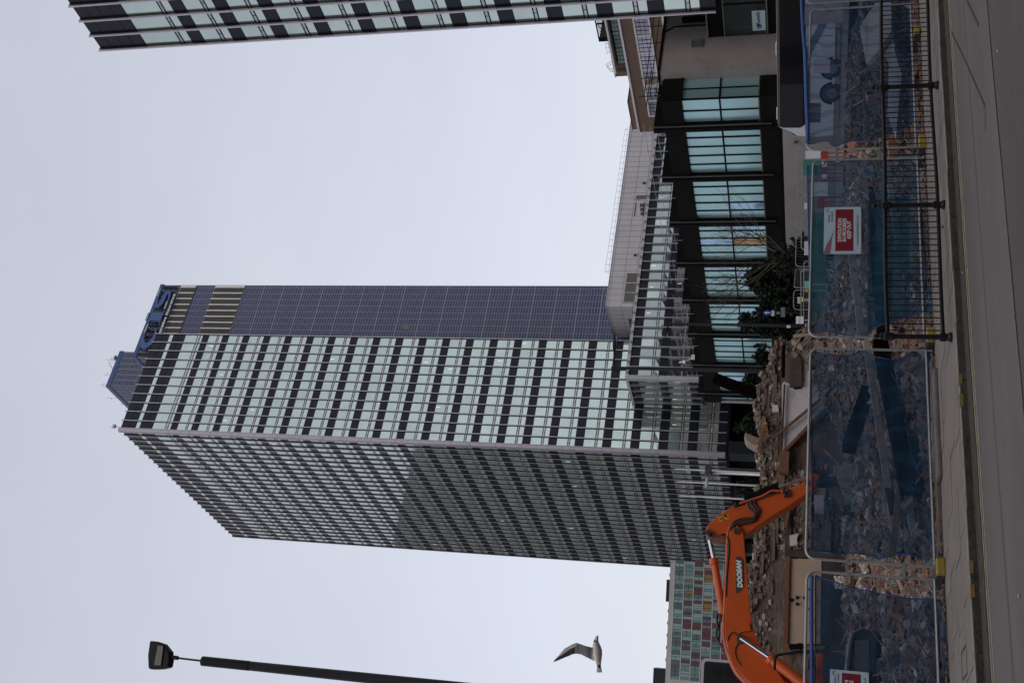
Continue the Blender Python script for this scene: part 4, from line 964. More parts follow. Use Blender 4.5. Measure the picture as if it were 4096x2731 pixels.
# ---- ruined wall with stair outline
YR = 30.0
def PR(px, py, y=YR): return onY(px, py, y)
ruin = thing('ruined_wall', 'ragged broken brick wall with white plaster and a stair outline left standing on the site', 'ruined wall', (14, YR, 1))
prof = [(3118, 1362), (3112, 1385), (3088, 1402), (3100, 1440), (3078, 1452), (3080, 1490), (3052, 1500), (3058, 1530), (3040, 1548), (3046, 1590), (3030, 1602), (3042, 1640), (3040, 1668), (3058, 1690), (3050, 1730), (3040, 1755), (3030, 1790), (3046, 1830), (3068, 1872), (3052, 1890), (3058, 1930), (3040, 1948), (3048, 1990), (3015, 2002), (3012, 2060), (3030, 2090), (3045, 2120), (3030, 2160), (3050, 2195), (3036, 2225), (3012, 2258), (3005, 2300), (3018, 2340), (3002, 2370), (3010, 2410), (2998, 2440), (3006, 2490), (3000, 2530), (3016, 2570), (3040, 2610), (3032, 2660), (3060, 2731), (3070, 2900)]
top = [PR(a, b) for a, b in prof]; jag = []
for i in range(len(top)-1):
    for t in (0, .5): p = top[i].lerp(top[i+1], t); p.z += random.uniform(-.05, .07); jag.append(p)
jag.append(top[-1])
M_ruin = mat('ruin_masonry', (.12, .09, .072), .95, var=.35, scale=3.2, bump=.7, bscale=9, stretch=(.35, 1, 2.2))
mix_noise(M_ruin, (.22, .185, .155), 2.0, .52, .68); mix_noise(M_ruin, (.06, .05, .042), 1.1, .55, .72)
base_z = .4
poly = jag+[Vector((jag[-1].x, YR, base_z)), Vector((jag[0].x, YR, base_z))]
q = MB()
for i in range(len(jag)-1):   # built in upright strips so the ragged top stays clean
    a, b = jag[i], jag[i+1]
    q.prism([a, b, Vector((b.x, YR, base_z)), Vector((a.x, YR, base_z))], (0, 0, 0), (0, 1.0+.3*math.sin(i*.9), 0))
q.build('wall', M_ruin, ruin, fix=True)
# courses of brick standing proud on the face and the broken top
bk_ = MB()
for n in range(5200):
    t = random.random(); k = int(t*(len(jag)-1)); p = jag[k]; b = jag[k+1]; x = p.x+(b.x-p.x)*random.random(); zt_ = min(p.z, b.z)
    if random.random() < .45: z = zt_+random.uniform(-.12, .10); y = YR+random.uniform(-.1, 1.1)
    else:
        z = base_z+.4+.082*int(random.random()*(zt_-base_z-.4)/.082); y = YR+random.uniform(.0, .05)
        if 14.9 < x < 18.7 and 1.0 < z < 2.95 : continue
        if x < 12.0 and 1.2 < z < 2.95: continue
    s_ = random.uniform(.45, 1.05); flat = Matrix.Rotation(random.gauss(0, .12 if random.random() < .6 else .7), 3, 'Z') @ Matrix.Rotation(random.gauss(0, .08), 3, 'Y')
    chunk(bk_, (x, y, z), .095*s_, .06*s_, .047*s_, random.choice((0, 0, 1, 3, 3, 4, 2 if n % 3 == 0 else 0)), flat if random.random() < .6 else None)
bk_.build('loose_bricks', M_bk, ruin)
ld = MB()
for n in range(80):
    x = random.uniform(jag[-1].x+3, 18.6); k = min(range(len(jag)), key=lambda i: abs(jag[i].x-x)); zt_ = jag[k].z; L = random.uniform(.25, 1.3); z = random.uniform(base_z+.6, zt_-.05); h_ = random.uniform(.03, .07); d = random.uniform(.03, .11)
    if (14.9 < x < 18.7 and z < 3.05) or (x < 12.2 and z < 3.0): continue
    ld.obox((x, YR-d/2+.02, z), (L/2, 0, random.uniform(-.02, .02)), (0, d/2+.02, 0), (0, 0, h_), random.choice((0, 3, 3, 1)))
ld.build('brick_ledges', M_bk, ruin)
# white plaster area bounded by the stair stringer
def face_poly(name, P2, m, d=.06, th=.05, par=ruin):
    q = MB(); q.prism([PR(a, b)+Vector((0, -d, 0)) for a, b in P2], (0, 0, 0), (0, th, 0)); return q.build(name, m, par, fix=True)
face_poly('white_plaster', [(3128, 1545), (3138, 1538), (3160, 1546), (3180, 1570), (3210, 1566), (3212, 1455), (3300, 1450), (3420, 1500), (3420, 1545), (3300, 1660), (3140, 1812), (3130, 1815)], M_plaster, d=.17, th=.15)
face_poly('plaster_patch', [(3090, 1626), (3112, 1628), (3116, 1652), (3090, 1656)], M_plaster, d=.13, th=.1)
face_poly('black_board', [(3163, 1454), (3207, 1454), (3207, 1562), (3159, 1564)], mat('dark_board', (.05, .038, .033), .7, var=.3, scale=3), d=.30, th=.08)
face_poly('black_board', [(3130, 1405), (3143, 1405), (3140, 1530), (3128, 1525)], M_beam, d=.34, th=.1)
def pr_beam(name, p, q2, w_, h_, m, d=.25):
    a = PR(*p)+Vector((0, -d, 0)); b = PR(*q2)+Vector((0, -d, 0)); mb = MB(); mb.beam(a, b, w_, h_); return mb.build(name, m, ruin)
pr_beam('stair_stringer', (3136, 1822), (3300, 1650), .08, .09, M_rust, .22)
pr_beam('stair_stringer', (3086, 1778), (3300, 1602), .06, .07, M_rust, .30)
pr_beam('steel_rail', (3139, 1556), (3124, 1905), .05, .05, M_steel, .27)
pr_beam('steel_joist', (3139, 1822), (3136, 1908), .2, .26, M_rust, .22)
face_poly('cream_panel', [(3158, 2243), (3286, 2243), (3282, 2580), (3150, 2580)], M_cream, d=.16, th=.1)
pr_beam('steel_rail', (3152, 2236), (3141, 2660), .08, .10, M_rust, .2)
pr_beam('steel_rail', (3142, 2120), (3165, 1985), .05, .08, M_rust, .2)
face_poly('wall_pier', [(3110, 1995), (3140, 2100), (3140, 2230), (3160, 2232), (3420, 2240), (3420, 2215), (3165, 2205), (3165, 1990)], mat('dark_wall', (.055, .045, .038), .95, var=.4, scale=3, bump=.5), d=.1, th=.08)  # darker wall piece beside the cream panel
face_poly('dark_lower_wall', [(3288, 2240), (3430, 2240), (3436, 2800), (3284, 2800)], mat('dark_lower_wall', (.045, .038, .034), .95, var=.35, scale=2), d=.14, th=.1)
face_poly('plaster_patch', [(3158, 2148), (3196, 2140), (3188, 2160), (3190, 2185), (3160, 2190)], M_plaster, d=.14, th=.1)
face_poly('pale_sheet', [(3256, 2004), (3294, 2003), (3296, 2076), (3258, 2078)], mat('pale_sheet', (.42, .40, .42), .7), d=.4, th=.04)
face_poly('pale_pier', [(3160, 2590), (3300, 2590), (3300, 2604), (3162, 2604)], M_wood, d=.2, th=.1)
for (a, b) in ((3189, 2398), (3168, 2408), (3189, 2424), (3240, 2365), (3240, 2443), (3243, 2497), (3218, 2399)):
    c = PR(a, b); q = MB(); q.lathe([(.05, -.06), (.035, .06)], (0, 0, 0), 7); o = q.build('bolt_hole', M_void, ruin, world=False); o.matrix_parent_inverse = pinv(ruin); o.location = c+Vector((0, -.17, 0)); o.rotation_euler = (R(90), 0, 0)
q = MB(); ya = 23.5; P = [onY(a, b, ya) for a, b in [(3505, 2520), (3440, 2514), (3408, 2535), (3396, 2580), (3390, 2640), (3384, 2700), (3382, 2740), (3505, 2740)]]; q.prism(P, (0, 0, 0), (0, .6, 0)); t_ = thing('brick_arch', 'low dark vaulted brick arch with a pale crust, half buried behind the left end net', 'arch', tuple(P[0]))
q.build('vault', mat('vault_dark', (.035, .03, .028), .95, var=.4, scale=5), t_, fix=True); q = MB(); q.tube([p+Vector((0, -.03, 0)) for p in P[2:7]], .05, 6); q.build('rim', M_conc, t_)
q = MB(); P2 = [onY(a, b, ya-.05) for a, b in [(3420, 2560), (3475, 2558), (3476, 2690), (3416, 2690)]]; q.prism(P2, (0, 0, 0), (0, .04, 0)); q.build('infill_block', mat('infill_block', (.11, .09, .08), .9, var=.3, scale=5), t_, fix=True)
# upright chunk of old wall and diagonal beam on top, shade in its colour
q = MB(); P = [PR(2976, 1738), (PR(2980, 1722)), PR(3045, 1748), PR(3052, 1765), PR(3035, 1785), PR(2985, 1756)]; q.prism(P, (0, .1, 0), (0, .55, 0))
tag(q.build('wall_fragment', mat('fragment_pink', (.21, .155, .13), .9, var=.25, scale=4, bump=.5), fix=True, bevel=.02), 'upright pinkish wall fragment standing alone on the ruin top', 'wall fragment')
a = onY(2859, 1516, 30.3); b = onY(3060, 1592, 30.3); q = MB(); q.beam(a, b, .22, .25); q.beam(a+Vector((0, -.13, 0)), b+Vector((0, -.13, 0)), .03, .30)
tag(q.build('leaning_beam', M_beam), 'steel beam with its shade painted in as black, leaning up diagonally out of the ruin in front of the hall', 'beam')
q = MB(); q.beam(onY(3058, 1690, 29.8), onY(3066, 1728, 29.8), .14, .1); tag(q.build('yellow_timber', mat('mustard_timber', (.34, .20, .06), .8, var=.2, scale=5)), 'mustard coloured timber offcut lying on the ruin top', 'timber')
q = MB(); q.beam(onY(3062, 1700, 29.6), onY(3036, 1800, 29.6), .08, .09); tag(q.build('brown_plank', M_rust), 'thin brown plank propped against the wall fragment', 'plank')
# ragged pieces on the bank right of the ruin
for (p, p2, w_, h_, m, lab) in (((3172, 1365, 29), (3215, 1392, 28.6), .16, .1, M_wood, 'brown splintered plank end on the brick bank beside the fence corner'), ((3168, 1400, 29.2), (3230, 1330, 28.8), .06, .06, M_beam, 'dark thin batten across the brick bank')):
    q = MB(); q.beam(onY(*p), onY(*p2), w_, h_); tag(q.build('plank', m), lab, 'plank')

# ---- excavator (arm reaching in from the left)
YE = 26.5
def PE(px, py, dy=0): p = onY(px, py, YE); p.y += dy; return p
ex = thing('excavator', 'orange tracked excavator reaching its boom and bucket over the rubble from the left', 'excavator', (6.2, YE, .5))
def plate(name, pts2, half, m, par=ex, bevel=.02):
    q = MB(); q.prism([PE(a, b) for a, b in pts2], (0, -half, 0), (0, half, 0)); return q.build(name, m, par, fix=True, bevel=bevel)
boom = plate('boom', [(2934, 2120), (2922, 2140), (2914, 2180), (2910, 2290), (2905, 2420), (2900, 2510), (2902, 2560), (2918, 2620), (2934, 2672), (2962, 2704), (2990, 2731), (3060, 2800), (3120, 2870), (3200, 2900), (3210, 2850), (3135, 2731), (3099, 2675), (3059, 2623), (3034, 2573), (3014, 2526), (3006, 2480), (2996, 2380), (2986, 2260), (2980, 2200), (2976, 2150), (2968, 2128), (2950, 2115)], .24, M_orange, bevel=.015)
# decal with maker's name on the near side of the boom
PN = lambda a, b: onY(a, b, YE-.262)
q = MB(); q.prism([PN(a, b) for a, b in [(2944, 2226), (2962, 2226), (2972, 2240), (2974, 2330), (2966, 2356), (2946, 2370), (2943, 2365)]], (0, 0, 0), (0, .018, 0)); dec = q.build('decal', mat('decal_grey', (.035, .037, .05), .5), boom, fix=True)
ca, cb_ = PN(2962, 2358), PN(2955, 2234); tx = (cb_-ca).normalized(); tu = Vector((-tx.z, 0, tx.x)); 
text_mesh('decal_text', 'DOOSAN', .155, .003, mat('decal_white', (.62, .62, .62), .5), dec, frameM((ca+cb_)/2+Vector((0, -.005, 0)), tx, tu), shear=.22, bold=.011, spacing=1.03)
stick = plate('stick', [(2838, 2158), (2826, 2150), (2825, 2130), (2831, 2112), (2845, 2098), (2875, 2071), (2905, 2051), (2932, 2034), (2941, 2025), (2950, 2026), (2955, 2036), (2983, 2026), (3040, 2003), (3100, 1985), (3160, 1965), (3205, 1945), (3243, 1915), (3262, 1902), (3278, 1912), (3276, 1930), (3262, 1952), (3243, 1974), (3158, 2032), (3100, 2066), (3050, 2100), (3002, 2134), (2972, 2150), (2940, 2158), (2912, 2157), (2905, 2140), (2880, 2150)], .17, M_orange, bevel=.02)
q = MB()
for (a, b, r_) in ((2836, 2147, .07), (2942, 2034, .05), (3229, 1946, .06), (2966, 2570, .10), (2950, 2140, .08)):
    c = PE(a, b); q.tube([c+Vector((0, -.29, 0)), c+Vector((0, .29, 0))], r_, 14)
q.build('pin', M_steel, ex, smooth=False)
q = MB(); q.prism([PE(a, b) for a, b in [(2827, 2150), (2840, 2120), (2860, 2140), (2880, 2150), (2912, 2156), (2895, 2160), (2850, 2162)]], (0, -.175, 0), (0, .175, 0)); q.build('stick_shadow_plate', mat('shaded_orange', (.15, .04, .015), .6, var=.4, scale=3), stick, fix=True)  # darker orange plate: shade at the elbow put into the colour
def cyl(name, a, b, r_, m, par=ex, seg=14, dy=0):
    q = MB(); q.tube([PE(*a, dy), PE(*b, dy)], r_, seg); return q.build(name, m, par, smooth=False)
# arm cylinder on top of the boom
ac = cyl('arm_cylinder', (2856, 2240), (2894, 2462), .092, M_orange); cyl('cylinder_rod', (2838, 2160), (2856, 2240), .048, M_chrome, ac); 
q = MB(); q.tube([PE(2853, 2236), PE(2858, 2258)], .115, 14); q.build('cylinder_collar', M_orange, ac)
q = MB(); q.tube([PE(2888, 2440), PE(2892, 2455)], .105, 14); q.build('cylinder_collar', M_orange, ac)
q = MB(); c = PE(2895, 2472); q.tube([c+Vector((0, -.12, 0)), c+Vector((0, .12, 0))], .10, 12); q.prism([PE(2882, 2462), PE(2896, 2462), PE(2904, 2530), PE(2896, 2520)], (0, -.05, 0), (0, .05, 0)); q.build('cylinder_lug', M_steel, ac, fix=True)
# bucket cylinder on the stick: black guard and bright rod
bc = MB(); bc.beam(PE(2980, 2003), PE(3112, 1947), .20, .19); bcy = bc.build('bucket_cylinder', M_black, ex, bevel=.02); cyl('cylinder_rod', (3112, 1952), (3262, 1893), .032, M_chrome, bcy)
bm1 = cyl('boom_cylinder', (3084, 2650), (3230, 2765), .125, M_orange, dy=-.38); cyl('cylinder_rod', (2966, 2570), (3084, 2650), .05, M_chrome, bm1, dy=-.38)
q = MB(); q.tube([PE(3080, 2647, -.38), PE(3092, 2657, -.38)], .15, 14); q.build('cylinder_collar', M_orange, bm1)
bm2 = cyl('boom_cylinder', (3084, 2650), (3230, 2765), .125, M_orange, dy=.38); cyl('cylinder_rod', (2966, 2570), (3084, 2650), .05, M_chrome, bm2, dy=.38)
# pipes and hoses
def pe_tube(name, pts2, r_, m, dy=-.2, par=ex, seg=7):
    # smooth through the points
    P = [PE(a, b, dy) for a, b in pts2]; Q = []
    for i in range(len(P)-1):
        p0, p1, p2_, p3 = P[max(i-1, 0)], P[i], P[i+1], P[min(i+2, len(P)-1)]
        for k in range(5):
            t = k/5; Q.append(.5*((2*p1)+(-p0+p2_)*t+(2*p0-5*p1+4*p2_-p3)*t*t+(-p0+3*p1-3*p2_+p3)*t**3))
    Q.append(P[-1]); q = MB(); q.tube(Q, r_, seg); return q.build(name, m, par, smooth=True)
for dy, off in ((-.22, 0), (-.15, -4), (-.05, -5)):
    pe_tube('hydraulic_pipe', [(2925+off, 2118), (2914+off, 2150), (2908+off, 2290), (2902+off, 2420), (2897+off, 2520), (2902+off, 2580), (2922+off, 2640), (2945+off, 2690), (2975+off, 2725), (3040+off, 2790)], .022, M_orange, dy)
pe_tube('hose', [(2993, 2022), (2996, 2045), (3012, 2058), (3020, 2072), (3012, 2085), (2975, 2088), (2945, 2098), (2930, 2115), (2924, 2135)], .028, M_hose, -.24)
pe_tube('hose', [(3003, 2018), (3008, 2040), (3022, 2055), (3024, 2070), (3015, 2090), (2985, 2094), (2950, 2106), (2932, 2125)], .026, M_hose, -.27)
pe_tube('hose', [(3018, 2016), (3026, 2036), (3038, 2050), (3036, 2068), (3020, 2095), (2990, 2105), (2955, 2113), (2930, 2128)], .026, M_hose, -.21)
pe_tube('hose', [(2872, 2455), (2868, 2480), (2872, 2510), (2866, 2535), (2872, 2565), (2888, 2585), (2898, 2598)], .03, M_hose, -.06)
pe_tube('hose', [(2880, 2470), (2876, 2500), (2878, 2530), (2873, 2560), (2890, 2590), (2902, 2612)], .026, M_hose, .06)
pe_tube('hose', [(2912, 2160), (2918, 2200), (2914, 2260), (2908, 2330), (2905, 2400)], .02, M_hose, -.25)
pe_tube('hose', [(2914, 2574), (2918, 2556), (2936, 2540), (2950, 2552), (2970, 2542), (2984, 2538)], .012, M_hose, -.255)
pe_tube('hose', [(2955, 2584), (2944, 2608), (2946, 2640), (2966, 2672)], .012, M_hose, -.255)
pe_tube('hydraulic_pipe', [(2958, 2026), (2990, 2016), (3050, 1996), (3090, 1975), (3130, 1978), (3150, 1975)], .03, M_orange, -.19)
pe_tube('hydraulic_pipe', [(3000, 2022), (3060, 2000), (3120, 1980)], .018, M_steel, -.2)
q = MB()
for a, b in ((3136, 1980), (3152, 1977), (3140, 1994), (3158, 1992)): q.obox(PE(a, b, -.2), (.05, 0, 0), (0, .05, 0), (0, 0, .025))
q.build('valve', M_steel, stick)
q = MB(); q.obox(PE(2990, 2524, -.27), (.09, 0, .03), (0, .05, 0), (-.02, 0, .07)); q.build('work_lamp', M_orange, ex)
# warning label
q = MB(); q.prism([PE(a, b) for a, b in [(2874, 2082), (2914, 2068), (2919, 2083), (2882, 2098)]], (0, -.179, 0), (0, -.169, 0)); wl_ = q.build('warning_label', mat('label_yellow', (.50, .30, .015), .5), stick, fix=True)
q = MB(); tri = [PE(a, b) for a, b in [(2880, 2088), (2896, 2078), (2898, 2090)]]
for i in range(3): q.beam(tri[i]+Vector((0, -.185, 0)), tri[(i+1) % 3]+Vector((0, -.185, 0)), .006, .012)
q.beam(PE(2903, 2075, -.185), PE(2911, 2080, -.185), .006, .03); q.beam(PE(2900, 2074, -.185), PE(2907, 2071, -.185), .006, .05); q.build('warning_symbol', M_black, wl_)
# linkage and bucket
q = MB()
for dy in (-.14, .14): q.beam(PE(3258, 1893, dy), PE(3310, 1905, dy), .04, .12); q.beam(PE(3258, 1893, dy), PE(3262, 1935, dy), .04, .10); q.beam(PE(3268, 1930, dy), PE(3345, 1925, dy), .05, .14)
q.build('linkage', M_steel, ex)
prof_b = [(3338, 1905), (3362, 1897), (3400, 1894), (3430, 1898), (3460, 1912), (3478, 1932), (3480, 1960), (3470, 1990), (3448, 2010), (3420, 2028), (3398, 2048), (3388, 2052)]
q = MB(); W2 = .52
for i in range(len(prof_b)-1):
    a, b = PE(*prof_b[i]), PE(*prof_b[i+1]); q.prism([a, b, b+Vector((.03, 0, .03)), a+Vector((.03, 0, .03))], (0, -W2, 0), (0, W2, 0))
for dy in (-W2, W2): q.prism([PE(a, b) for a, b in prof_b]+[PE(3352, 1965), PE(3340, 1930)], (0, dy-.015, 0), (0, dy+.015, 0))
bu = q.build('bucket', mat('bucket_steel', (.27, .26, .255), .6, .3, var=.3, scale=3), ex, fix=True)
for i in range(5):
    dy = -W2+.07+i*(2*W2-.14)/4; q = MB(); q.beam(PE(3392, 2044, dy), PE(3372, 2068, dy), .06, .05); q.build('tooth', M_steel, bu)
# machine body just outside the frame: cab with its guard rail, house, tracks
bx = lambda n, x0, x1, y0, y1, z0, z1, m, bv=.04: MB().box(x0, x1, y0, y1, z0, z1).build(n, m, ex, bevel=bv)
XB = onY(3200, 2731, YE).x
bx('house', XB-4.4, XB-1.2, YE-1.35, YE+1.35, 1.45, 2.5, M_orange, .08); bx('counterweight', XB-5.0, XB-4.42, YE-1.35, YE+1.35, 1.3, 2.4, M_steel, .15)
cabq = MB(); cabq.box(XB-2.6, XB-.95, YE-1.38, YE-.42, 1.5, 2.62); cab_ = cabq.build('cab', M_orange, ex, bevel=.06)
MB().box(XB-2.4, XB-.94, YE-1.39, YE-.41, 1.95, 2.5).build('cab_window', M_glassb, cab_)
for dy in (-1.1, 1.1):
    q = MB(); n = 20; P = []
    for i in range(n):
        a = 2*math.pi*i/n; P.append(Vector((XB-2.9+(1.7 if math.cos(a) > 0 else -1.7)+math.cos(a)*.42, YE+dy, 1.0+math.sin(a)*.42)))
    q.prism(P, (0, -.28, 0), (0, .28, 0)); q.build('track', M_rub, ex, fix=True)
bx('undercarriage', XB-3.9, XB-1.9, YE-.8, YE+.8, .85, 1.45, M_steel)
pe_tube('guard_rail', [(3104, 2740), (3106, 2700), (3116, 2683), (3160, 2676), (3200, 2671), (3245, 2673), (3250, 2690), (3252, 2731)], .03, M_ral, -1.2)
pe_tube('guard_rail', [(3236, 2735), (3238, 2695), (3250, 2686), (3255, 2700)], .03, M_ral, -1.1)
q = MB(); q.box(PE(3290, 2731).x-.8, PE(3290, 2684).x, YE-1.35, YE-1.0, PE(3294, 2700).z, PE(3264, 2700).z); q.build('step_panel', M_orange, ex, bevel=.03)
q = MB(); c = PE(3186, 2650, -1.2); q.obox(c, (.05, 0, .02), (0, .03, 0), (-.02, 0, .15)); q.tube([PE(3200, 2668, -1.2), PE(3222, 2640, -1.2), PE(3195, 2638, -1.2)], .02, 6); q.build('mirror', M_black, ex, bevel=.02)
q = MB(); c = onY(3205, 1895+130, YE-.0)
# free-standing spiral auger bit near the bucket
sp0, sp1 = onY(3388, 2062, 26.3), onY(3370, 2178, 26.3); q = MB(); q.tube([sp0, sp1], [.045, .02], 10); ax_ = (sp1-sp0).normalized(); nn1 = Vector((0, 1, 0)); nn2 = ax_.cross(nn1)
prev = None; n = 90
for i in range(n+1):
    t = i/n; a = t*2*math.pi*6; rr = .13*(1-t*.7); c = sp0.lerp(sp1, t); dvec = (nn1*math.cos(a)+nn2*math.sin(a)); cur = (c, c+dvec*rr)
    if prev: q.add([prev[0], prev[1], cur[1], cur[0], prev[0]+ax_*.02, prev[1]+ax_*.012, cur[1]+ax_*.012, cur[0]+ax_*.02], [(0, 1, 2, 3), (7, 6, 5, 4), (1, 5, 6, 2)])
    prev = cur
tag(q.build('auger_bit', mat('auger_steel', (.34, .32, .31), .6, .2, var=.2, scale=5)), 'pale twisted spiral auger bit hanging by the bucket behind the blue net', 'auger bit')

# ================================================================ FENCES, RAILINGS
YFN = 16.5
def heras(name, xa, xb, z0, z1, label, group, y=YFN, zb0=None, wires=True, corner=.14, rad=.021, blue=False):
    """site fence panel: tube frame with rounded top corners, legs and welded mesh; xa is its left end seen from the street"""
    t = thing('mesh_fence', label, 'fence panel', ((xa+xb)/2, y, 0), 0, group)
    lo, hi = min(xa, xb), max(xa, xb); P = [Vector((lo, y, .02))]
    for i in range(6): a = R(180-90*i/5); P.append(Vector((lo+corner+corner*math.cos(a), y, z1-corner+corner*math.sin(a))))
    for i in range(6): a = R(90-90*i/5); P.append(Vector((hi-corner+corner*math.cos(a), y, z1-corner+corner*math.sin(a))))
    P.append(Vector((hi, y, .02))); q = MB(); q.tube(P, rad, 8); q.tube([(lo, y, z0), (hi, y, z0)], rad, 8)
    for s_, x in ((1, lo), (-1, hi)): q.prism([Vector((x, y, z0)), Vector((x+s_*.16, y, z0)), Vector((x, y, z0+.16))], (0, -.003, 0), (0, .003, 0))
    q.build('frame', M_galv, t, fix=False)
    if wires:
        q = MB(); n = int((hi-lo)/.038)
        for i in range(1, n): x = lo+(hi-lo)*i/n; q.box(x-.0014, x+.0014, y-.0014, y+.0014, z0, z1-(.0 if lo+corner < x < hi-corner else .06))
        for z in (z0+.28, z0+.56, z0+.84, z0+.865, z0+1.15, z0+1.45): q.box(lo, hi, y-.006, y-.003, z-.002, z+.002)
        q.build('mesh', M_steel, t)
    return t
GF = 'mesh fence panels along the pavement'
heras('fence_panel', 2.85, 6.42, .13, 1.93, 'fence panel at the far left end with a half-hung blue net', GF)
heras('fence_panel', 6.62, 10.36, .12, 1.95, 'middle fence panel in front of the excavator bucket', GF)
heras('fence_panel', 10.60, 14.52, .14, 1.98, 'fence panel carrying the red demolition notice', GF)
heras('fence_panel', 14.78, 18.6, .15, 2.1, 'right fence panel in front of the pale slabs', GF)
heras('fence_panel', 18.8, 22.4, .15, 2.2, 'last fence panel at the right edge of the frame', GF)
for i, (x, z) in enumerate([(6.52, .55), (6.52, 1.35), (10.48, .55), (10.48, 1.3), (14.65, .8), (14.65, 1.55)]):
    q = MB(); q.box(x-.13, x+.13, YFN-.04, YFN-.028, z-.022, z+.022); q.box(x-.02, x+.02, YFN-.05, YFN+.05, z-.02, z+.02)
    tag(q.build('fence_clamp', M_galv), ('lower' if z < 1 else 'upper')+' steel clamp at the fence joint '+('left of the bucket', 'left of the bucket', 'by the railing end', 'by the railing end', 'near the pale slabs', 'near the pale slabs')[i], 'clamp', 'clamps joining the fence panels')
for i, (x, lab) in enumerate([(6.52, 'left yellow fence foot beside the kerb marks'), (10.50, 'yellow fence foot beside the end railing post'), (14.68, 'yellow fence foot behind the railings at the right gap')]):
    t = thing('ballast_block', lab, 'fence foot', (x, YFN, 0), 0, 'fence feet'); q = MB(); q.box(x-.12, x+.12, YFN-.32, YFN-.20, 0, .13); q.build('yellow_cap', M_yel, t, bevel=.02)
    q = MB(); q.box(x-.13, x+.13, YFN-.195, YFN+.34, 0, .13); q.build('block', M_rub, t, bevel=.02)
    o_ = text_mesh('stamp', 'SAFE', .05, .001, M_black, t, frameM((x, YFN-.322, .085), (1, 0, 0), (0, 0, 1))) if False else None
t = thing('ballast_block', 'small yellow fence foot end at the far right behind the railings', 'fence foot', (17.6, YFN, 0), 0, 'fence feet'); q = MB(); q.box(17.5, 17.66, YFN-.3, YFN-.2, .02, .13); q.build('yellow_cap', M_yel, t, bevel=.02); q = MB(); q.box(17.5, 17.66, YFN-.195, YFN+.3, 0, .12); q.build('block', M_rub, t)
# flat weights and boards lying behind the pavement edge
q = MB(); a0 = onZ(3740, 1530, .02); a1 = onZ(3768, 1800, .02)
q.box(a1.x-.3, a0.x+.1, 16.05, 16.35, .0, .07); tag(q.build('plank', mat('weathered_board', (.12, .11, .105), .85, var=.3, scale=4), bevel=.02), 'weathered grey board lying on the pavement at the foot of the middle fence panel', 'board')
q = MB(); q.box(6.9, 10.2, 16.4, 16.75, .0, .05); tag(q.build('kerb_edge', M_soil), kind='structure')
sl = MB()
for n in range(500):
    x = random.uniform(3, 20); y = 16.42+abs(random.gauss(0, .22)); chunk(sl, (x, y, .02), random.uniform(.015, .05), .02, .012, random.choice((0, 3, 5, 5, 2)))
tag(sl.build('verge_debris', M_bk+[M_soil]), 'line of dirt and brick crumbs along the bottom of the site fence', 'debris', kind='stuff')

# blue debris nets tied to the fence
def net_mat(name, col, op, tint):
    m = bpy.data.materials.new(name); m.use_nodes = True; t = m.node_tree; t.nodes.clear()
    o = t.nodes.new('ShaderNodeOutputMaterial'); mx = t.nodes.new('ShaderNodeMixShader'); tr = t.nodes.new('ShaderNodeBsdfTransparent'); df = t.nodes.new('ShaderNodeBsdfDiffuse')
    tc = t.nodes.new('ShaderNodeTexCoord'); n = t.nodes.new('ShaderNodeTexNoise'); n.inputs['Scale'].default_value = 2.2; n.inputs['Detail'].default_value = 6
    mp = t.nodes.new('ShaderNodeMapping'); mp.inputs['Scale'].default_value = (.7, 1, .7)
    mr = t.nodes.new('ShaderNodeMapRange'); mr.inputs['To Min'].default_value = op*.75; mr.inputs['To Max'].default_value = op*1.2; mr.inputs['From Min'].default_value = .3; mr.inputs['From Max'].default_value = .7
    t.links.new(tc.outputs['Object'], mp.inputs[0]); t.links.new(mp.outputs[0], n.inputs['Vector']); t.links.new(n.outputs['Fac'], mr.inputs['Value']); 
    # creases: a stretched, distorted wave thickens the cloth along its folds
    wv = t.nodes.new('ShaderNodeTexWave'); wv.inputs['Scale'].default_value = 1.1; wv.inputs['Distortion'].default_value = 9; wv.inputs['Detail'].default_value = 3; wv.bands_direction = 'X'
    w2 = t.nodes.new('ShaderNodeMapRange'); w2.inputs['From Min'].default_value = .75; w2.inputs['To Max'].default_value = .22; t.links.new(mp.outputs[0], wv.inputs['Vector']); t.links.new(wv.outputs['Fac'], w2.inputs['Value'])
    ad = t.nodes.new('ShaderNodeMath'); ad.operation = 'ADD'; t.links.new(mr.outputs[0], ad.inputs[0]); t.links.new(w2.outputs[0], ad.inputs[1]); t.links.new(ad.outputs[0], mx.inputs[0])
    tr.inputs[0].default_value = tuple(tint)+(1,); df.inputs[0].default_value = tuple(col)+(1,)
    t.links.new(tr.outputs[0], mx.inputs[1]); t.links.new(df.outputs[0], mx.inputs[2]); t.links.new(mx.outputs[0], o.inputs[0]); return m
M_net = net_mat('blue_net', (.030, .105, .20), .42, (.58, .68, .82)); M_netd = net_mat('blue_net_dark', (.022, .072, .145), .44, (.58, .66, .78))
M_nett = net_mat('teal_net', (.028, .110, .165), .42, (.55, .70, .74)); M_hem = mat('net_hem', (.012, .06, .22), .6)
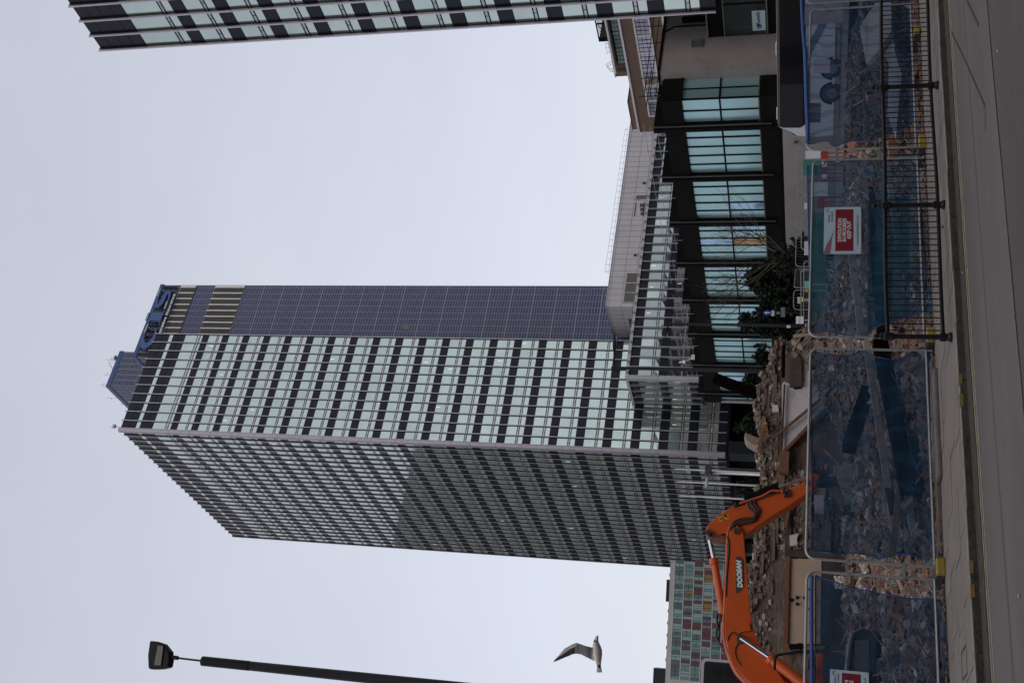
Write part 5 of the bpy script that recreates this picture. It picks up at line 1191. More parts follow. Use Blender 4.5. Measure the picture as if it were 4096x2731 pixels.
def netting(label, outline, m, y=YFN+.03, hem=True, dens=22):
    """sagging cloth: outline in picture points, filled as a fan grid in the fence plane and rippled"""
    t = thing('debris_net', label, 'debris net', tuple(onY(outline[0][0], outline[0][1], y)), 0, 'blue debris nets tied to the fence')
    # outline given as matching top and bottom polylines
    tp, bt = outline_pairs(outline)
    n = dens; k = 14; q = MB(); vs = []
    for i in range(n+1):
        a = samp(tp, i/n); b = samp(bt, i/n)
        for j in range(k+1):
            f = j/k; p = onY(a[0]*(1-f)+b[0]*f, a[1]*(1-f)+b[1]*f, y); p.y += .02*math.sin(i*1.3+j*.5)+.012*math.sin(j*1.9-i*.7); vs.append(p)
    fs = [(i*(k+1)+j, i*(k+1)+j+1, (i+1)*(k+1)+j+1, (i+1)*(k+1)+j) for i in range(n) for j in range(k)]
    q.add(vs, fs); q.build('cloth', m, t, smooth=True)
    if hem:
        per = [vs[i*(k+1)] for i in range(n+1)]+[vs[n*(k+1)+j] for j in range(k+1)]+[vs[i*(k+1)+k] for i in range(n, -1, -1)]+[vs[j] for j in range(k, -1, -1)]
        q = MB(); q.tube([p+Vector((0, -.008, 0)) for p in per], .011, 5); q.build('hem', M_hem, t)
    return t
def outline_pairs(o): return o[2], o[3]
def samp(pl, t):
    L = [0]
    for i in range(len(pl)-1): L.append(L[-1]+math.hypot(pl[i+1][0]-pl[i][0], pl[i+1][1]-pl[i][1]))
    s_ = t*L[-1]
    for i in range(len(pl)-1):
        if s_ <= L[i+1]+1e-6: f = (s_-L[i])/max(1e-6, L[i+1]-L[i]); return (pl[i][0]*(1-f)+pl[i+1][0]*f, pl[i][1]*(1-f)+pl[i+1][1]*f)
    return pl[-1]
def net(label, side_a, side_b, m, **kw): return netting(label, [side_a[0], side_b[0], side_a, side_b], m, **kw)
# each net: one wavy side edge and the opposite one, both running from the fence top to the fence bottom
net('blue net on the middle fence panel with scalloped side edges', [(3245, 1400), (3300, 1418), (3360, 1424), (3420, 1415), (3452, 1396), (3500, 1430), (3560, 1440), (3620, 1426), (3690, 1385), (3712, 1400)],
    [(3246, 2200), (3330, 2218), (3420, 2212), (3490, 2222), (3515, 2240), (3590, 2214), (3650, 2220), (3700, 2240), (3735, 2248)], M_netd)
net('teal blue net on the fence panel with the red notice', [(3228, 662), (3290, 668), (3310, 640), (3350, 652), (3395, 638), (3412, 622), (3460, 650), (3490, 630), (3540, 645), (3600, 620), (3655, 618), (3665, 640)],
    [(3243, 1330), (3300, 1330), (3380, 1338), (3445, 1365), (3490, 1318), (3560, 1290), (3640, 1262), (3720, 1245), (3722, 1240)], M_net)
net('second layer of teal net doubled over the lower half beside the red notice', [(3470, 800), (3560, 790), (3640, 780)], [(3470, 1330), (3560, 1290), (3640, 1262)], M_nett, y=YFN+.07, hem=False)
net('blue net on the right fence panel gathered along the top rail', [(3206, -60), (3300, -60), (3500, -60), (3640, -60)], [(3225, 575), (3320, 568), (3330, 590), (3420, 560), (3480, 575), (3530, 540), (3600, 520), (3650, 490), (3650, 470)], M_netd)
net('blue net slipping off the left end fence panel along a diagonal edge', [(3262, 2300), (3340, 2330), (3460, 2362), (3600, 2388), (3700, 2394), (3800, 2404)], [(3262, 2790), (3400, 2790), (3500, 2790), (3620, 2790), (3700, 2790), (3770, 2760)], M_netd)
q = MB(); q.tube([onY(a, b, YFN-.03) for a, b in [(3205, -30), (3212, 120), (3222, 230), (3226, 350), (3228, 440), (3232, 500), (3230, 570)]], .035, 8); tag(q.build('rolled_net_edge', M_hem), 'rolled blue net edge bunched on the top rail of the right fence panel', 'net roll')
q = MB(); q.tube([onY(a, b, YFN-.01) for a, b in [(3248, 2300), (3246, 2360), (3246, 2500), (3248, 2760)]], .028, 8); tag(q.build('rolled_net_edge', M_hem), 'blue sleeve wrapped on the top rail of the left end fence panel', 'net roll')

# ---- notices
def notice(px0, px1, py0, py1, label, half=False):
    c00 = onY(px0, py1, YFN-.05); c11 = onY(px1, py0, YFN-.05); x0, x1 = c00.x, c11.x; z1, z0 = c00.z, c11.z; w_, h_ = x1-x0, z1-z0
    t = thing('notice_board', label, 'notice board', ((x0+x1)/2, YFN-.05, z0), 0, 'demolition notices'); y = YFN-.05
    q = MB(); q.box(x0, x1, y, y+.006, z0, z1); q.build('board', mat('notice_blue_white', (.36, .47, .56), .5), t)
    rx0, rx1, rz0, rz1 = x0+.06*w_, x0+.945*w_, z0+.21*h_, z0+.69*h_
    q = MB(); q.box(rx0, rx1, y-.003, y-.0005, rz0, rz1); q.build('red_panel', mat('notice_red', (.17, .006, .018), .5), t)
    sw = MB(); P = [(x0+.0*w_, z1), (x0+.0*w_, z1-.17*h_), (x0+.12*w_, z1-.2*h_), (x0+.32*w_, z1-.22*h_), (x0+.52*w_, z1-.28*h_), (x0+.36*w_, z1-.20*h_), (x0+.2*w_, z1-.08*h_), (x0+.02*w_, z1)]
    sw.prism([Vector((a, y-.002, b)) for a, b in P], (0, 0, 0), (0, .0015, 0)); sw.build('swoosh', mat('notice_swoosh', (.22, .10, .16), .5), t, fix=True)
    wm = mat('notice_white', (.62, .63, .66), .5); dm = mat('notice_ink', (.03, .03, .08), .5)
    for i, s_ in enumerate(('DEMOLITION', 'IN PROGRESS', 'KEEP OUT')):
        text_mesh('red_panel_text', s_, .128*h_*1.12, .0006, wm, t, frameM(((rx0+rx1)/2+(0, .06, -.06)[0]*w_, y-.004, rz1-(.25+.27*i)*(rz1-rz0)), (1, 0, 0), (0, 0, 1)), bold=.0016, spacing=.95)
    text_mesh('web_address', 'www.forshawdemolition.co.uk', .098*h_, .0006, dm, t, frameM(((x0+x1)/2-.0*w_, y-.002, z0+.10*h_), (1, 0, 0), (0, 0, 1)) @ Matrix.Scale(.86, 4, (1, 0, 0)))
    text_mesh('company_name', 'forshaw', .085*h_, .0006, dm, t, frameM((x0+.755*w_, y-.002, z1-.13*h_), (1, 0, 0), (0, 0, 1)))
    text_mesh('company_name', 'demolition', .085*h_, .0006, dm, t, frameM((x0+.79*w_, y-.002, z1-.215*h_), (1, 0, 0), (0, 0, 1)))
    q = MB(); cc = Vector((x0+.93*w_, y-.002, z1-.15*h_)); P = []
    for i in range(15): a = R(200-230*i/14); P.append(cc+Vector((math.cos(a)*.045*w_, 0, math.sin(a)*.075*h_)))
    q.tube(P, [.001+.004*math.sin(math.pi*i/14) for i in range(15)], 5); q.build('logo', dm, t)
    q = MB()
    for (a, b) in ((x0+.02, z1-.02), (x1-.02, z1-.02), (x0+.02, z0+.02), (x1-.02, z0+.02)): q.tube([(a, y-.01, b), (a, y+.05, b+.03)], .004, 5)
    q.build('cable_tie', M_black, t)
    return t
notice(3294, 3444, 827, 1016, 'red and pale blue demolition notice tied to the fence behind the second railing post')
notice(3318, 3475, 2688, 2877, 'red and pale blue demolition notice cut off at the left edge of the fence')

# ---- pedestrian guard rail
YG_ = 14.1
rail = thing('guard_railing', 'black pedestrian guard railing with vertical bars along the kerb at the right', 'railing', (12.5, YG_, 0))
XE = 9.08
for (z, r_) in ((.865, .030), (.115, .028)):
    q = MB(); P = []
    for i in range(30): x = XE+i*.45; P.append((x, YG_+.008*math.sin(x*1.1), z+.010*math.sin(x*1.4+z*7)))
    q.tube(P, r_, 8); q.build('rail', M_ral, rail, smooth=True)
posts = [9.08, 11.46, 13.95, 16.45, 18.9]
cntb = 0
for k in range(4):
    n = 21
    for i in range(1, n+1):
        x = posts[k]+(posts[k+1]-posts[k])*i/(n+1); q = MB(); q.tube([(x, YG_, .13), (x+random.uniform(-.004, .004), YG_, .85)], .0085, 6); q.build('baluster', M_ral, rail); cntb += 1
for k, x in enumerate(posts):
    q = MB(); q.lathe([(.07, 0), (.07, .035), (.055, .06), (.045, .08), (.062, .085), (.062, .165), (.04, .175), (.038, .20), (.034, .5), (.034, .76), (.045, .78), (.062, .80), (.062, .90), (.045, .92), (.04, .945), (.05, .955), (.03, .975), (.02, .985), (.032, 1.0), (.040, 1.02), (.034, 1.045), (.012, 1.06)], (x, YG_, 0), 14); q.build('post', M_ral, rail, smooth=False)

# ---- lamp post with floodlight head, top left
lc = onD(810, 2642, 18.0); lp = thing('street_lamp', 'tall black street lamp post with a square floodlight head against the sky', 'street lamp', (lc.x, lc.y, 0))
M_lamp = mat('lamp_black', (.007, .0075, .010), .5, var=.2, scale=2, spec=.15)
q = MB(); q.tube([(lc.x, lc.y, 0), (lc.x, lc.y, 4), (lc.x, lc.y, lc.z-.9)], [.13, .10, .078], 16); q.build('column', M_lamp, lp, smooth=True)
q = MB(); q.tube([(lc.x, lc.y, lc.z-.895), (lc.x, lc.y, lc.z)], .082, 16); q.build('sleeve', M_lamp, lp)
h0 = onD(702, 2629, 18.0); q = MB(); q.tube([(lc.x, lc.y, lc.z-.1), tuple(h0)], .017, 8); q.tube([tuple(onD(712, 2630, 18)), tuple(onD(690, 2627, 18))], .035, 10); q.build('spigot', M_lamp, lp)
hd = [(684, 2605), (660, 2575), (628, 2564), (606, 2562), (598, 2620), (600, 2672), (612, 2676), (650, 2675), (680, 2668), (686, 2640)]
q = MB(); fwd2 = Vector((lc.x, lc.y, 0)).normalized(); q.prism([onD(a, b, 18.0) for a, b in hd], -fwd2*.06, fwd2*.10); hd_o = q.build('head', M_lamp, lp, fix=True, bevel=.02)
q = MB(); q.prism([onD(a, b, 17.93) for a, b in [(632, 2580), (654, 2582), (644, 2660), (617, 2658)]], (0, 0, 0), -fwd2*.01); q.build('lens', mat('lamp_lens', (.07, .065, .06), .3), hd_o, fix=True)

# ---- seagull in flight: one fused body, colour set by where the feathers are
def gull():
    C0 = onD(2385, 2600, 12.0); rt = (onD(2385, 2500, 12.0)-C0).normalized(); up_ = Vector((0, 0, 1)); back = Vector((C0.x, C0.y, 0)).normalized()
    def G(px, py, d=0.0): return onD(px, py, 12.0)+back*d
    q = MB()
    def loft(secs, seg=12):
        """secs: (centre, half width across view plane, half depth, direction across)"""
        vs = []; n = len(secs)
        for c, a, b, e in secs:
            e = Vector(e).normalized()
            for k in range(seg): t = 2*math.pi*k/seg; vs.append(c+e*a*math.cos(t)+back*b*math.sin(t))
        fs = [(i*seg+k, i*seg+(k+1) % seg, (i+1)*seg+(k+1) % seg, (i+1)*seg+k) for i in range(n-1) for k in range(seg)]+[tuple(range(seg))[::-1], tuple(range((n-1)*seg, n*seg))]
        q.add(vs, fs)
    px2m = 12.0/FPX*1.05
    # body axis runs in the picture from head (small y) to tail (large y); across is picture x
    e = UP
    body = [(2391.5, 2552, 1.5), (2387, 2556, 6), (2384, 2562, 9), (2385, 2570, 11), (2388, 2582, 14), (2391, 2598, 16), (2392, 2615, 16), (2392, 2632, 14), (2393, 2645, 11), (2395, 2656, 9), (2396, 2668, 9), (2397, 2680, 11), (2397, 2688, 11)]
    loft([(G(a, b), w_*px2m, (w_*.9 if i < 9 else 2.0)*px2m, e) for i, (a, b, w_) in enumerate(body)], 14)
    wing = [(2372, 2595, 22, 4, -.02), (2350, 2612, 22, 3, -.05), (2330, 2598, 21, 2.6, -.07), (2312, 2590, 22, 2.4, -.08), (2296, 2594, 20, 2.2, -.07), (2272, 2606, 17, 2, -.04), (2250, 2620, 13, 1.8, -.01), (2232, 2632, 8, 1.5, .02), (2216, 2641, 4, 1.2, .04), (2210, 2644, 1.5, 1, .05)]
    wing = [(2378, 2616, 26, 5, .0), (2352, 2606, 22, 3, -.05), (2330, 2596, 20, 2.6, -.07), (2312, 2591, 22, 2.4, -.08), (2294, 2596, 20, 2.2, -.07), (2272, 2606, 18, 2, -.04), (2252, 2618, 13, 1.8, -.01), (2232, 2631, 8, 1.5, .02), (2216, 2641, 4, 1.2, .04), (2209, 2645, 1.5, 1, .05)]
    loft([(G(a, b, d), w_*px2m, t_*px2m, -RIGHT if i < 5 else (-RIGHT*.8+UP*-.5)) for i, (a, b, w_, t_, d) in enumerate(wing)], 12)
    far = [(2380, 2590, 14, 3, .03), (2372, 2572, 11, 3, .12), (2368, 2558, 9, 2.8, .2), (2366, 2545, 6, 2.6, .27), (2365, 2536, 3, 2.4, .32)]
    loft([(G(a, b, d), w_*px2m, t_*px2m, UP*.8-RIGHT*.35) for a, b, w_, t_, d in far], 12)
    m = bpy.data.materials.new('gull_feathers'); m.use_nodes = True; t = m.node_tree; b = t.nodes['Principled BSDF']; b.inputs['Roughness'].default_value = .8
    vc = t.nodes.new('ShaderNodeAttribute'); vc.attribute_name = 'feather'; t.links.new(vc.outputs['Color'], b.inputs['Base Color'])
    me = bpy.data.meshes.new('gull_src'); me.from_pydata(q.v, [], q.f); tmp = bpy.data.objects.new('gull_tmp', me); COL.objects.link(tmp)
    rm = tmp.modifiers.new('fuse', 'REMESH'); rm.mode = 'VOXEL'; rm.voxel_size = .0042; sm = tmp.modifiers.new('soft', 'SMOOTH'); sm.iterations = 2
    bpy.context.view_layer.update(); me2 = bpy.data.meshes.new_from_object(tmp.evaluated_get(bpy.context.evaluated_depsgraph_get())); bpy.data.objects.remove(tmp); bpy.data.meshes.remove(me)
    me2.materials.clear(); me2.materials.append(m); at_ = me2.color_attributes.new('feather', 'FLOAT_COLOR', 'POINT')
    for i, v in enumerate(me2.vertices):
        d = v.co-Vector((0, 0, EYE)); w_ = d.dot(FW); x = 2048-FPX*d.dot(UP)/w_; y = 1365.5-FPX*d.dot(RIGHT)/w_
        c = (.72, .69, .66)
        if x < 2366 and y > 2572:                       # near wing: grey under feathers, black trailing hand, white leading edge
            t_ = (2366-x)/156; lead = y < 2576+(.0 if t_ < .35 else (t_-.35)*108)-(3 if t_ > .5 else 0)
            c = (.20, .19, .21) if t_ < .55 else (.17, .16, .175)
            if t_ > .42 and not lead: c = (.012, .010, .012)
            if lead: c = (.45, .38, .37) if t_ > .4 else (.34, .32, .32)
            if t_ < .3: c = (.30, .29, .31)
        elif y < 2566 and x < 2380: c = (.03, .02, .025) if x > 2363 and y > 2536 else (.3, .28, .28)
        if (x-2383)**2+(y-2563)**2 < 9: c = (.02, .01, .01)
        if (x-2397)**2/30+(y-2663)**2/60 < 1: c = (.05, .035, .035)
        at_.data[i].color = c+(1,)
    me2.polygons.foreach_set('use_smooth', [True]*len(me2.polygons)); me2.name = 'seagull'
    o = bpy.data.objects.new('seagull', me2); COL.objects.link(o); tag(o, 'white and grey seagull in flight with one black-tipped wing raised', 'seagull')
    k = MB(); k.tube([G(2391, 2553), G(2390, 2547), G(2393, 2540)], [.010, .008, .002], 8); k.build('beak', mat('beak_red', (.10, .02, .02), .5), o, smooth=True)
gull()

# ================================================================ BEYOND THE SITE
# ---- coach parked on the far street
A0 = onD(3110, 556, 62); hd_ = Vector((.337, -.941, 0)); nn_ = Vector((-.941, -.337, 0)); zb = 1.0
coach = thing('coach', 'long white coach with a dark window band parked on the far street at the right', 'coach', (A0.x, A0.y, zb))
FCo = Face((A0.x, A0.y, 0), hd_, nn_); LC = 12.2; zt_ = A0.z; M_cw = mat('coach_white', (.42, .44, .48), .35, var=.05, scale=.4, coat=.3); M_cg = mat('coach_glass', (.002, .002, .003), .12, spec=.12); M_cgr = mat('coach_roof_grey', (.05, .045, .048), .5)
q = MB(); P = [(.10, .35), (.0, 1.2), (.12, 2.2), (.45, zt_-zb-.55), (.62, zt_-zb-.14), (.9, zt_-zb-.02), (LC-.5, zt_-zb-.02), (LC, zt_-zb-.5), (LC, .35)]
P3 = [FCo.P(u, zb+z, 0) for u, z in P]; q.prism(P3, (0, 0, 0), -nn_*2.5); q.build('body', M_cw, coach, fix=True, bevel=.06)
q = MB(); q.prism([FCo.P(u, z, .0) for u, z in [(.75, zt_-.15), (.65, zt_-.35), (.62, zt_-1.15), (.8, zt_-1.42), (LC-.3, zt_-1.42), (LC-.3, zt_-.15)]], (0, 0, 0), nn_*.02); q.build('side_window', M_cg, coach, fix=True)
q = MB(); FCo.box(q, .66, 3.1, zt_-1.3, zt_-.2, .021, .026); q.build('dark_panel', mat('coach_dark_panel', (.014, .0135, .0145), .4, spec=.2), coach)
q = MB(); FCo.box(q, .7, LC-.3, zt_-.16, zt_-.03, .0, .03); q.build('roof_edge', M_cgr, coach)
q = MB(); q.prism([FCo.P(-.02+.0, zb+z, -.25) for z in (1.55,)]+[FCo.P(.10, zb+2.4, -.25), FCo.P(.42, zt_-.5, -.25), FCo.P(.42, zt_-.5, -2.2), FCo.P(.10, zb+2.4, -2.2), FCo.P(-.02, zb+1.55, -2.2)], (0, 0, 0), -hd_*.03); q.build('windscreen', M_cg, coach, fix=True)
for u0_ in (1.1, 4.7): 
    q = MB(); FCo.box(q, u0_, u0_+.62, zt_-.02, zt_+.035, -.3, -.02); q.build('roof_marker', mat('cream_marker', (.6, .58, .4), .5), coach, bevel=.03)
for u_ in (2.5, 3.85, 9.2):
    c = FCo.P(u_, zb+.5, -.12); q = MB(); q.tube([c+nn_*.0, c+nn_*.14], .5, 20); w_ = q.build('wheel', M_rub, coach); q = MB(); q.tube([c+nn_*.141, c+nn_*.17], .27, 16); q.build('rim', mat('wheel_blue_grey', (.10, .13, .17), .5), w_)
    q = MB(); n = 14; q.prism([FCo.P(u_+.62*math.cos(math.pi*i/n), zb+.5+.62*math.sin(math.pi*i/n), .0) for i in range(n+1)], (0, 0, 0), nn_*.018); q.build('wheel_arch', M_black, coach, fix=True)
q = MB()
for i in range(16): FCo.box(q, .9+i*.07, .9+i*.07+.03, zb+1.05, zb+1.85, .0, .02)
q.build('side_grille', M_black, coach)
q = MB(); FCo.box(q, 1.7, LC-.3, zb+1.6, zb+1.62, 0, .015); FCo.box(q, 5.6, 5.62, zb+.5, zb+2.2, 0, .015); FCo.box(q, 7.4, 7.42, zb+.5, zb+2.2, 0, .015); q.build('locker_seam', M_black, coach)
q = MB(); P = [(3.1, zb+2.3), (6.2, zb+.8), (7.0, zb+.8), (4.0, zb+2.3)]; q.prism([FCo.P(u, z, 0) for u, z in P], (0, 0, 0), nn_*.012); q.build('side_stripe', mat('coach_stripe', (.10, .13, .20), .4), coach, fix=True)

# ---- far street surface and line of temporary fences in front of it
def far_panel(p1, p2, ztop, label, rad=.02, net=None):
    a = onZ(p1[0], p1[1], ztop); b = onZ(p2[0], p2[1], ztop); a.z = b.z = 0; L = (b-a).length; u = (b-a).normalized(); zb_ = ztop-2.0
    t = thing('site_fence', label, 'fence panel', tuple((a+b)/2+Vector((0, 0, zb_))), 0, 'temporary fence panels along the far street')
    P = [a+Vector((0, 0, zb_))]
    for i in range(6): an = R(180-90*i/5); P.append(a+u*(.18+.18*math.cos(an))+Vector((0, 0, ztop-.18+.18*math.sin(an))))
    for i in range(6): an = R(90-90*i/5); P.append(a+u*(L-.18+.18*math.cos(an))+Vector((0, 0, ztop-.18+.18*math.sin(an))))
    P.append(b+Vector((0, 0, zb_))); q = MB(); q.tube(P, rad, 6); q.tube([a+Vector((0, 0, zb_+.2)), b+Vector((0, 0, zb_+.2))], rad, 6); q.build('frame', mat('galvanised_dull', (.22, .22, .22), .6, .4), t)
    q = MB(); n = max(4, int(L/.16))
    for i in range(1, n): c = a+u*(L*i/n); q.box(c.x-.002, c.x+.002, c.y-.002, c.y+.002, zb_+.2, ztop-.03)
    for z in (zb_+.6, zb_+1.0, zb_+1.4): q.beam(a+Vector((0, 0, z)), b+Vector((0, 0, z)), .004, .004)
    q.build('mesh', mat('galvanised_dull', (.22, .22, .22), .6, .4), t); return t
fp = [((3199, 8), (3199, 105), 'second of the far panels from the right frame edge'), ((3200, 124), (3208, 288), 'far panel in front of the coach wheels'), ((3212, 296), (3221, 452), 'far panel in front of the coach side, left of the wheels'),
      ((3222, 460), (3224, 596), 'far panel in front of the coach end with the grille'), ((3190, 592), (3194, 733), 'far panel just left of the coach end'), ((3191, 737), (3187, 915), 'far panel before the plain wall, behind the orange barrier'),
      ((3186, 920), (3182, 1066), 'far panel beside the bare tree trunk'), ((3183, 1075), (3176, 1150), 'far panel under the dark evergreen hedge'), ((3175, 1160), (3174, 1238), 'short far panel nearest the blue arrow sign')]
for a, b, lab in fp: far_panel(a, b, 3.1, lab)
fq = [((3211, 660), (3208, 842), 'nearer row panel, first from the coach'), ((3207, 870), (3205, 1000), 'nearer row panel, second from the coach'), ((3203, 1080), (3206, 1312), 'nearer row long panel ending by the brick bank'), ((3216, 1045), (3214, 1322), 'lowest long panel of the nearer row by the brick bank')]
for a, b, lab in fq: far_panel(a, b, 2.9, lab, .026)
tag(MB().box(30, 57, 20, 130, 1.075, 1.09).build('far_street', mat('far_asphalt', (.10, .095, .09), .9, var=.2, scale=.5)), kind='structure')

def board(name, px0, px1, py0, py1, D, m, label, cat, post=True, group=None):
    a = onD(px1, py1, D); b = onD(px0, py0, D); a.z, b.z = min(a.z, b.z), max(a.z, b.z); z0, z1 = a.z, b.z; d = Vector((b.x-a.x, b.y-a.y, 0)); L = d.length; d.normalize(); n = Vector((d.y, -d.x, 0))
    t = thing(name, label, cat, (a.x, a.y, gh(a.x, a.y)), 0, group); q = MB(); F = Face((a.x, a.y, 0), d, n); F.box(q, 0, L, z0, z1, 0, .03); o = q.build('board', m, t)
    if post: q = MB(); F.box(q, L/2-.03, L/2+.03, gh(a.x, a.y), z1-.02, -.06, -.005); q.build('post', M_galv, t)
    return t, F, L, z0, z1
M_bw = mat('board_white', (.46, .50, .53), .6, var=.05, scale=1); M_ink = MATS['notice_ink']
board('site_board', 3243, 3311, 729, 784, 36, M_bw, 'large white board standing behind the teal net near the orange barriers', 'board')
board('site_board', 3217, 3236, 965, 1021, 44, mat('board_lilac', (.40, .40, .48), .6), 'pale lilac board above the fence top by the bare tree trunk', 'board')
board('site_board', 3217, 3228, 812, 836, 40, M_bw, 'small white board peeping over the fence above the red notice', 'board')
board('site_board', 3218, 3236, 1124, 1153, 42, mat('board_turquoise', (.10, .38, .33), .6), 'turquoise board just above the fence top rail', 'board')
board('site_board', 3213, 3300, 640, 700, 46, mat('board_teal_dark', (.03, .13, .11), .6), 'dark teal screen behind the fence gap near the coach', 'board')
board('site_board', 3222, 3282, 604, 634, 45, M_bw, 'white panelled board in the fence gap above the red barrier', 'board')
board('site_board', 3255, 3320, 240, 292, 40, mat('board_pinkish', (.38, .34, .40), .6), 'pinkish white board in front of the coach wheels', 'board')
board('site_board', 3220, 3370, -60, 92, 44, mat('board_grey_lilac', (.30, .27, .30), .7, var=.12, scale=1), 'broad grey lilac hoarding board at the right frame edge behind the net', 'hoarding')
board('green_hoarding', 3247, 3300, 850, 1345, 44, mat('hoarding_green', (.035, .12, .085), .7, var=.25, scale=.8), 'long dull green hoarding behind the teal net and the notice', 'hoarding')
t, F, L, z0, z1 = board('fence_sign', 3184, 3214, 1265, 1295, 52, mat('board_white2', (.55, .56, .62), .6), 'white sign with small dark lettering on the far fence by the black lamp column', 'sign')
text_mesh('sign_text', 'forshaw', .085*L/.35, .002, M_ink, t, frameM(F.P(L/2, z0+(z1-z0)*.5, .033), F.u, (0, 0, 1)))
t, F, L, z0, z1 = board('fence_sign', 3190, 3201, 1188, 1214, 52, mat('board_white3', (.42, .45, .47), .6), 'small white lettered sign on the far fence above the yellow one', 'sign')
text_mesh('sign_text', 'forshaw', .07*L/.3, .002, M_ink, t, frameM(F.P(L/2, z0+(z1-z0)*.5, .033), F.u, (0, 0, 1)))
board('fence_sign', 3206, 3212, 1188, 1206, 51.5, mat('board_yellow', (.50, .48, .04), .6), 'small bright yellow sign below a white one on the far fence', 'sign')
board('fence_sign', 3221, 3232, 1155, 1169, 42, mat('board_amber', (.36, .22, .02), .6), 'small amber and black sign beside the turquoise board', 'sign')
board('fence_sign', 3196, 3206, 779, 787, 50, mat('board_brown', (.22, .11, .02), .6), 'tiny brown sign on the far fence left of the small white board', 'sign')
M_ob = mat('barrier_red', (.24, .025, .018), .5, var=.15, scale=3); 
def barrier(px, py0, py1, D, label):
    a = onD(px, py1, D); b = onD(px, py0, D); d = Vector((b.x-a.x, b.y-a.y, 0)); L = d.length; d.normalize(); n = Vector((d.y, -d.x, 0)); zt = (a.z+b.z)/2; F = Face((a.x, a.y, 0), d, n)
    t = thing('plastic_barrier', label, 'plastic barrier', (a.x, a.y, zt-1), 0, 'red plastic site barriers'); q = MB(); F.box(q, 0, L, zt-.22, zt, 0, .06); F.box(q, 0, L, zt-1.0, zt-.85, 0, .06); F.box(q, 0, .06, zt-.85, zt-.22, 0, .05); F.box(q, L-.06, L, zt-.85, zt-.22, 0, .05)
    k = int(L/.13)
    for i in range(1, k): F.box(q, L*i/k-.018, L*i/k+.018, zt-.85, zt-.22, .01, .04)
    q.build('panel', M_ob, t); q = MB()
    for i in range(int(L/.4)): F.box(q, .1+i*.4, .26+i*.4, zt-.2, zt-.03, .061, .066)
    q.build('reflective_blocks', M_white, t); q = MB(); F.box(q, L/2-.3, L/2+.3, zt-1.05, zt-1.0, -.25, .3); q.build('foot', M_rub, t); return t
barrier(3284, 598, 728, 40, 'red plastic barrier in the fence gap, longest of them'); barrier(3270, 786, 832, 38, 'red and white plastic barrier beside the large white board')

# ---- posts and lamps in the middle distance
def pole_lamp(name, top, D, r0, r1, label, arm=None, head=None, m=M_lamp, zbase=1.0, group=None):
    p = onD(top[0], top[1], D); t = thing(name, label, 'street lamp', (p.x, p.y, zbase), 0, group); q = MB(); q.tube([(p.x, p.y, zbase), (p.x, p.y, zbase+1.2), (p.x, p.y, p.z)], [r0, r0, r1], 10); q.build('column', m, t, smooth=True)
    if arm: q = MB(); q.tube([onD(a, b, D) for a, b in arm], .045, 8); q.build('arm', m, t, smooth=True)
    if head:
        a, b = onD(*head[0], D), onD(*head[1], D); q = MB(); c = (a+b)/2; d = (b-a); l = d.length; d.normalize(); sd_ = d.cross(Vector((0, 0, 1))).normalized()
        P = [a, a+Vector((0, 0, .10)), c+Vector((0, 0, .14)), b+Vector((0, 0, .05)), b, c-Vector((0, 0, .05))]; q.prism(P, -sd_*.13, sd_*.13); h_ = q.build('head', m, t, fix=True, bevel=.02)
        q = MB(); q.prism([c-Vector((0, 0, .055))-d*l*.1, c-Vector((0, 0, .055))+d*l*.35, b-Vector((0, 0, .012))], -sd_*.1, sd_*.1); q.build('lens', M_alul, h_, fix=True)
    return t
pole_lamp('street_lamp', (2672, 1296), 62, .10, .065, 'slim black lamp column with a short arm reaching left over the hall roof', arm=[(2674, 1297), (2671, 1298), (2671, 1315)], head=((2671, 1312), (2664, 1348)))
pole_lamp('street_lamp', (2446, 1471), 60, .13, .085, 'thick black lamp column with a long arm reaching right past the tower', arm=[(2451, 1471), (2456, 1464), (2457, 1400)], head=((2460, 1406), (2464, 1340)))
pole_lamp('street_lamp', (2835, 1888), 70, .10, .09, 'silver lamp column with a flat white lamp wing in front of the undercroft', arm=[(2832, 1880), (2832, 1904), (2829, 1915)], head=((2832, 1912), (2825, 1950)), m=M_alul)
q = MB(); p = onD(2838, 1885, 70); q.box(p.x-.3, p.x+.3, p.y-.3, p.y+.3, p.z-.1, p.z+.25); q.tube([(p.x+.2, p.y-.1, 1), (p.x+.2, p.y-.1, p.z)], .05, 8); tag(q.build('camera_mast', M_steel), 'grey camera housing on a thin mast beside the silver lamp column', 'camera mast')
for i, (px, py, lab) in enumerate([(2703, 1875, 'thin white flagpole right of the silver lamp column'), (2711, 1926, 'thin white flagpole left of the silver lamp column'), (2722, 1982, 'thin white flagpole nearest the excavator arm')]):
    p = onD(px, py, 85); q = MB(); q.tube([(p.x, p.y, 1), (p.x, p.y, p.z)], [.11, .045], 8); q.lathe([(.02, 0), (.07, .05), (.02, .12)], (p.x, p.y, p.z), 8); tag(q.build('flagpole', mat('flagpole_white', (.36, .36, .35), .4), smooth=True), lab, 'flagpole', 'flagpoles before the tower')
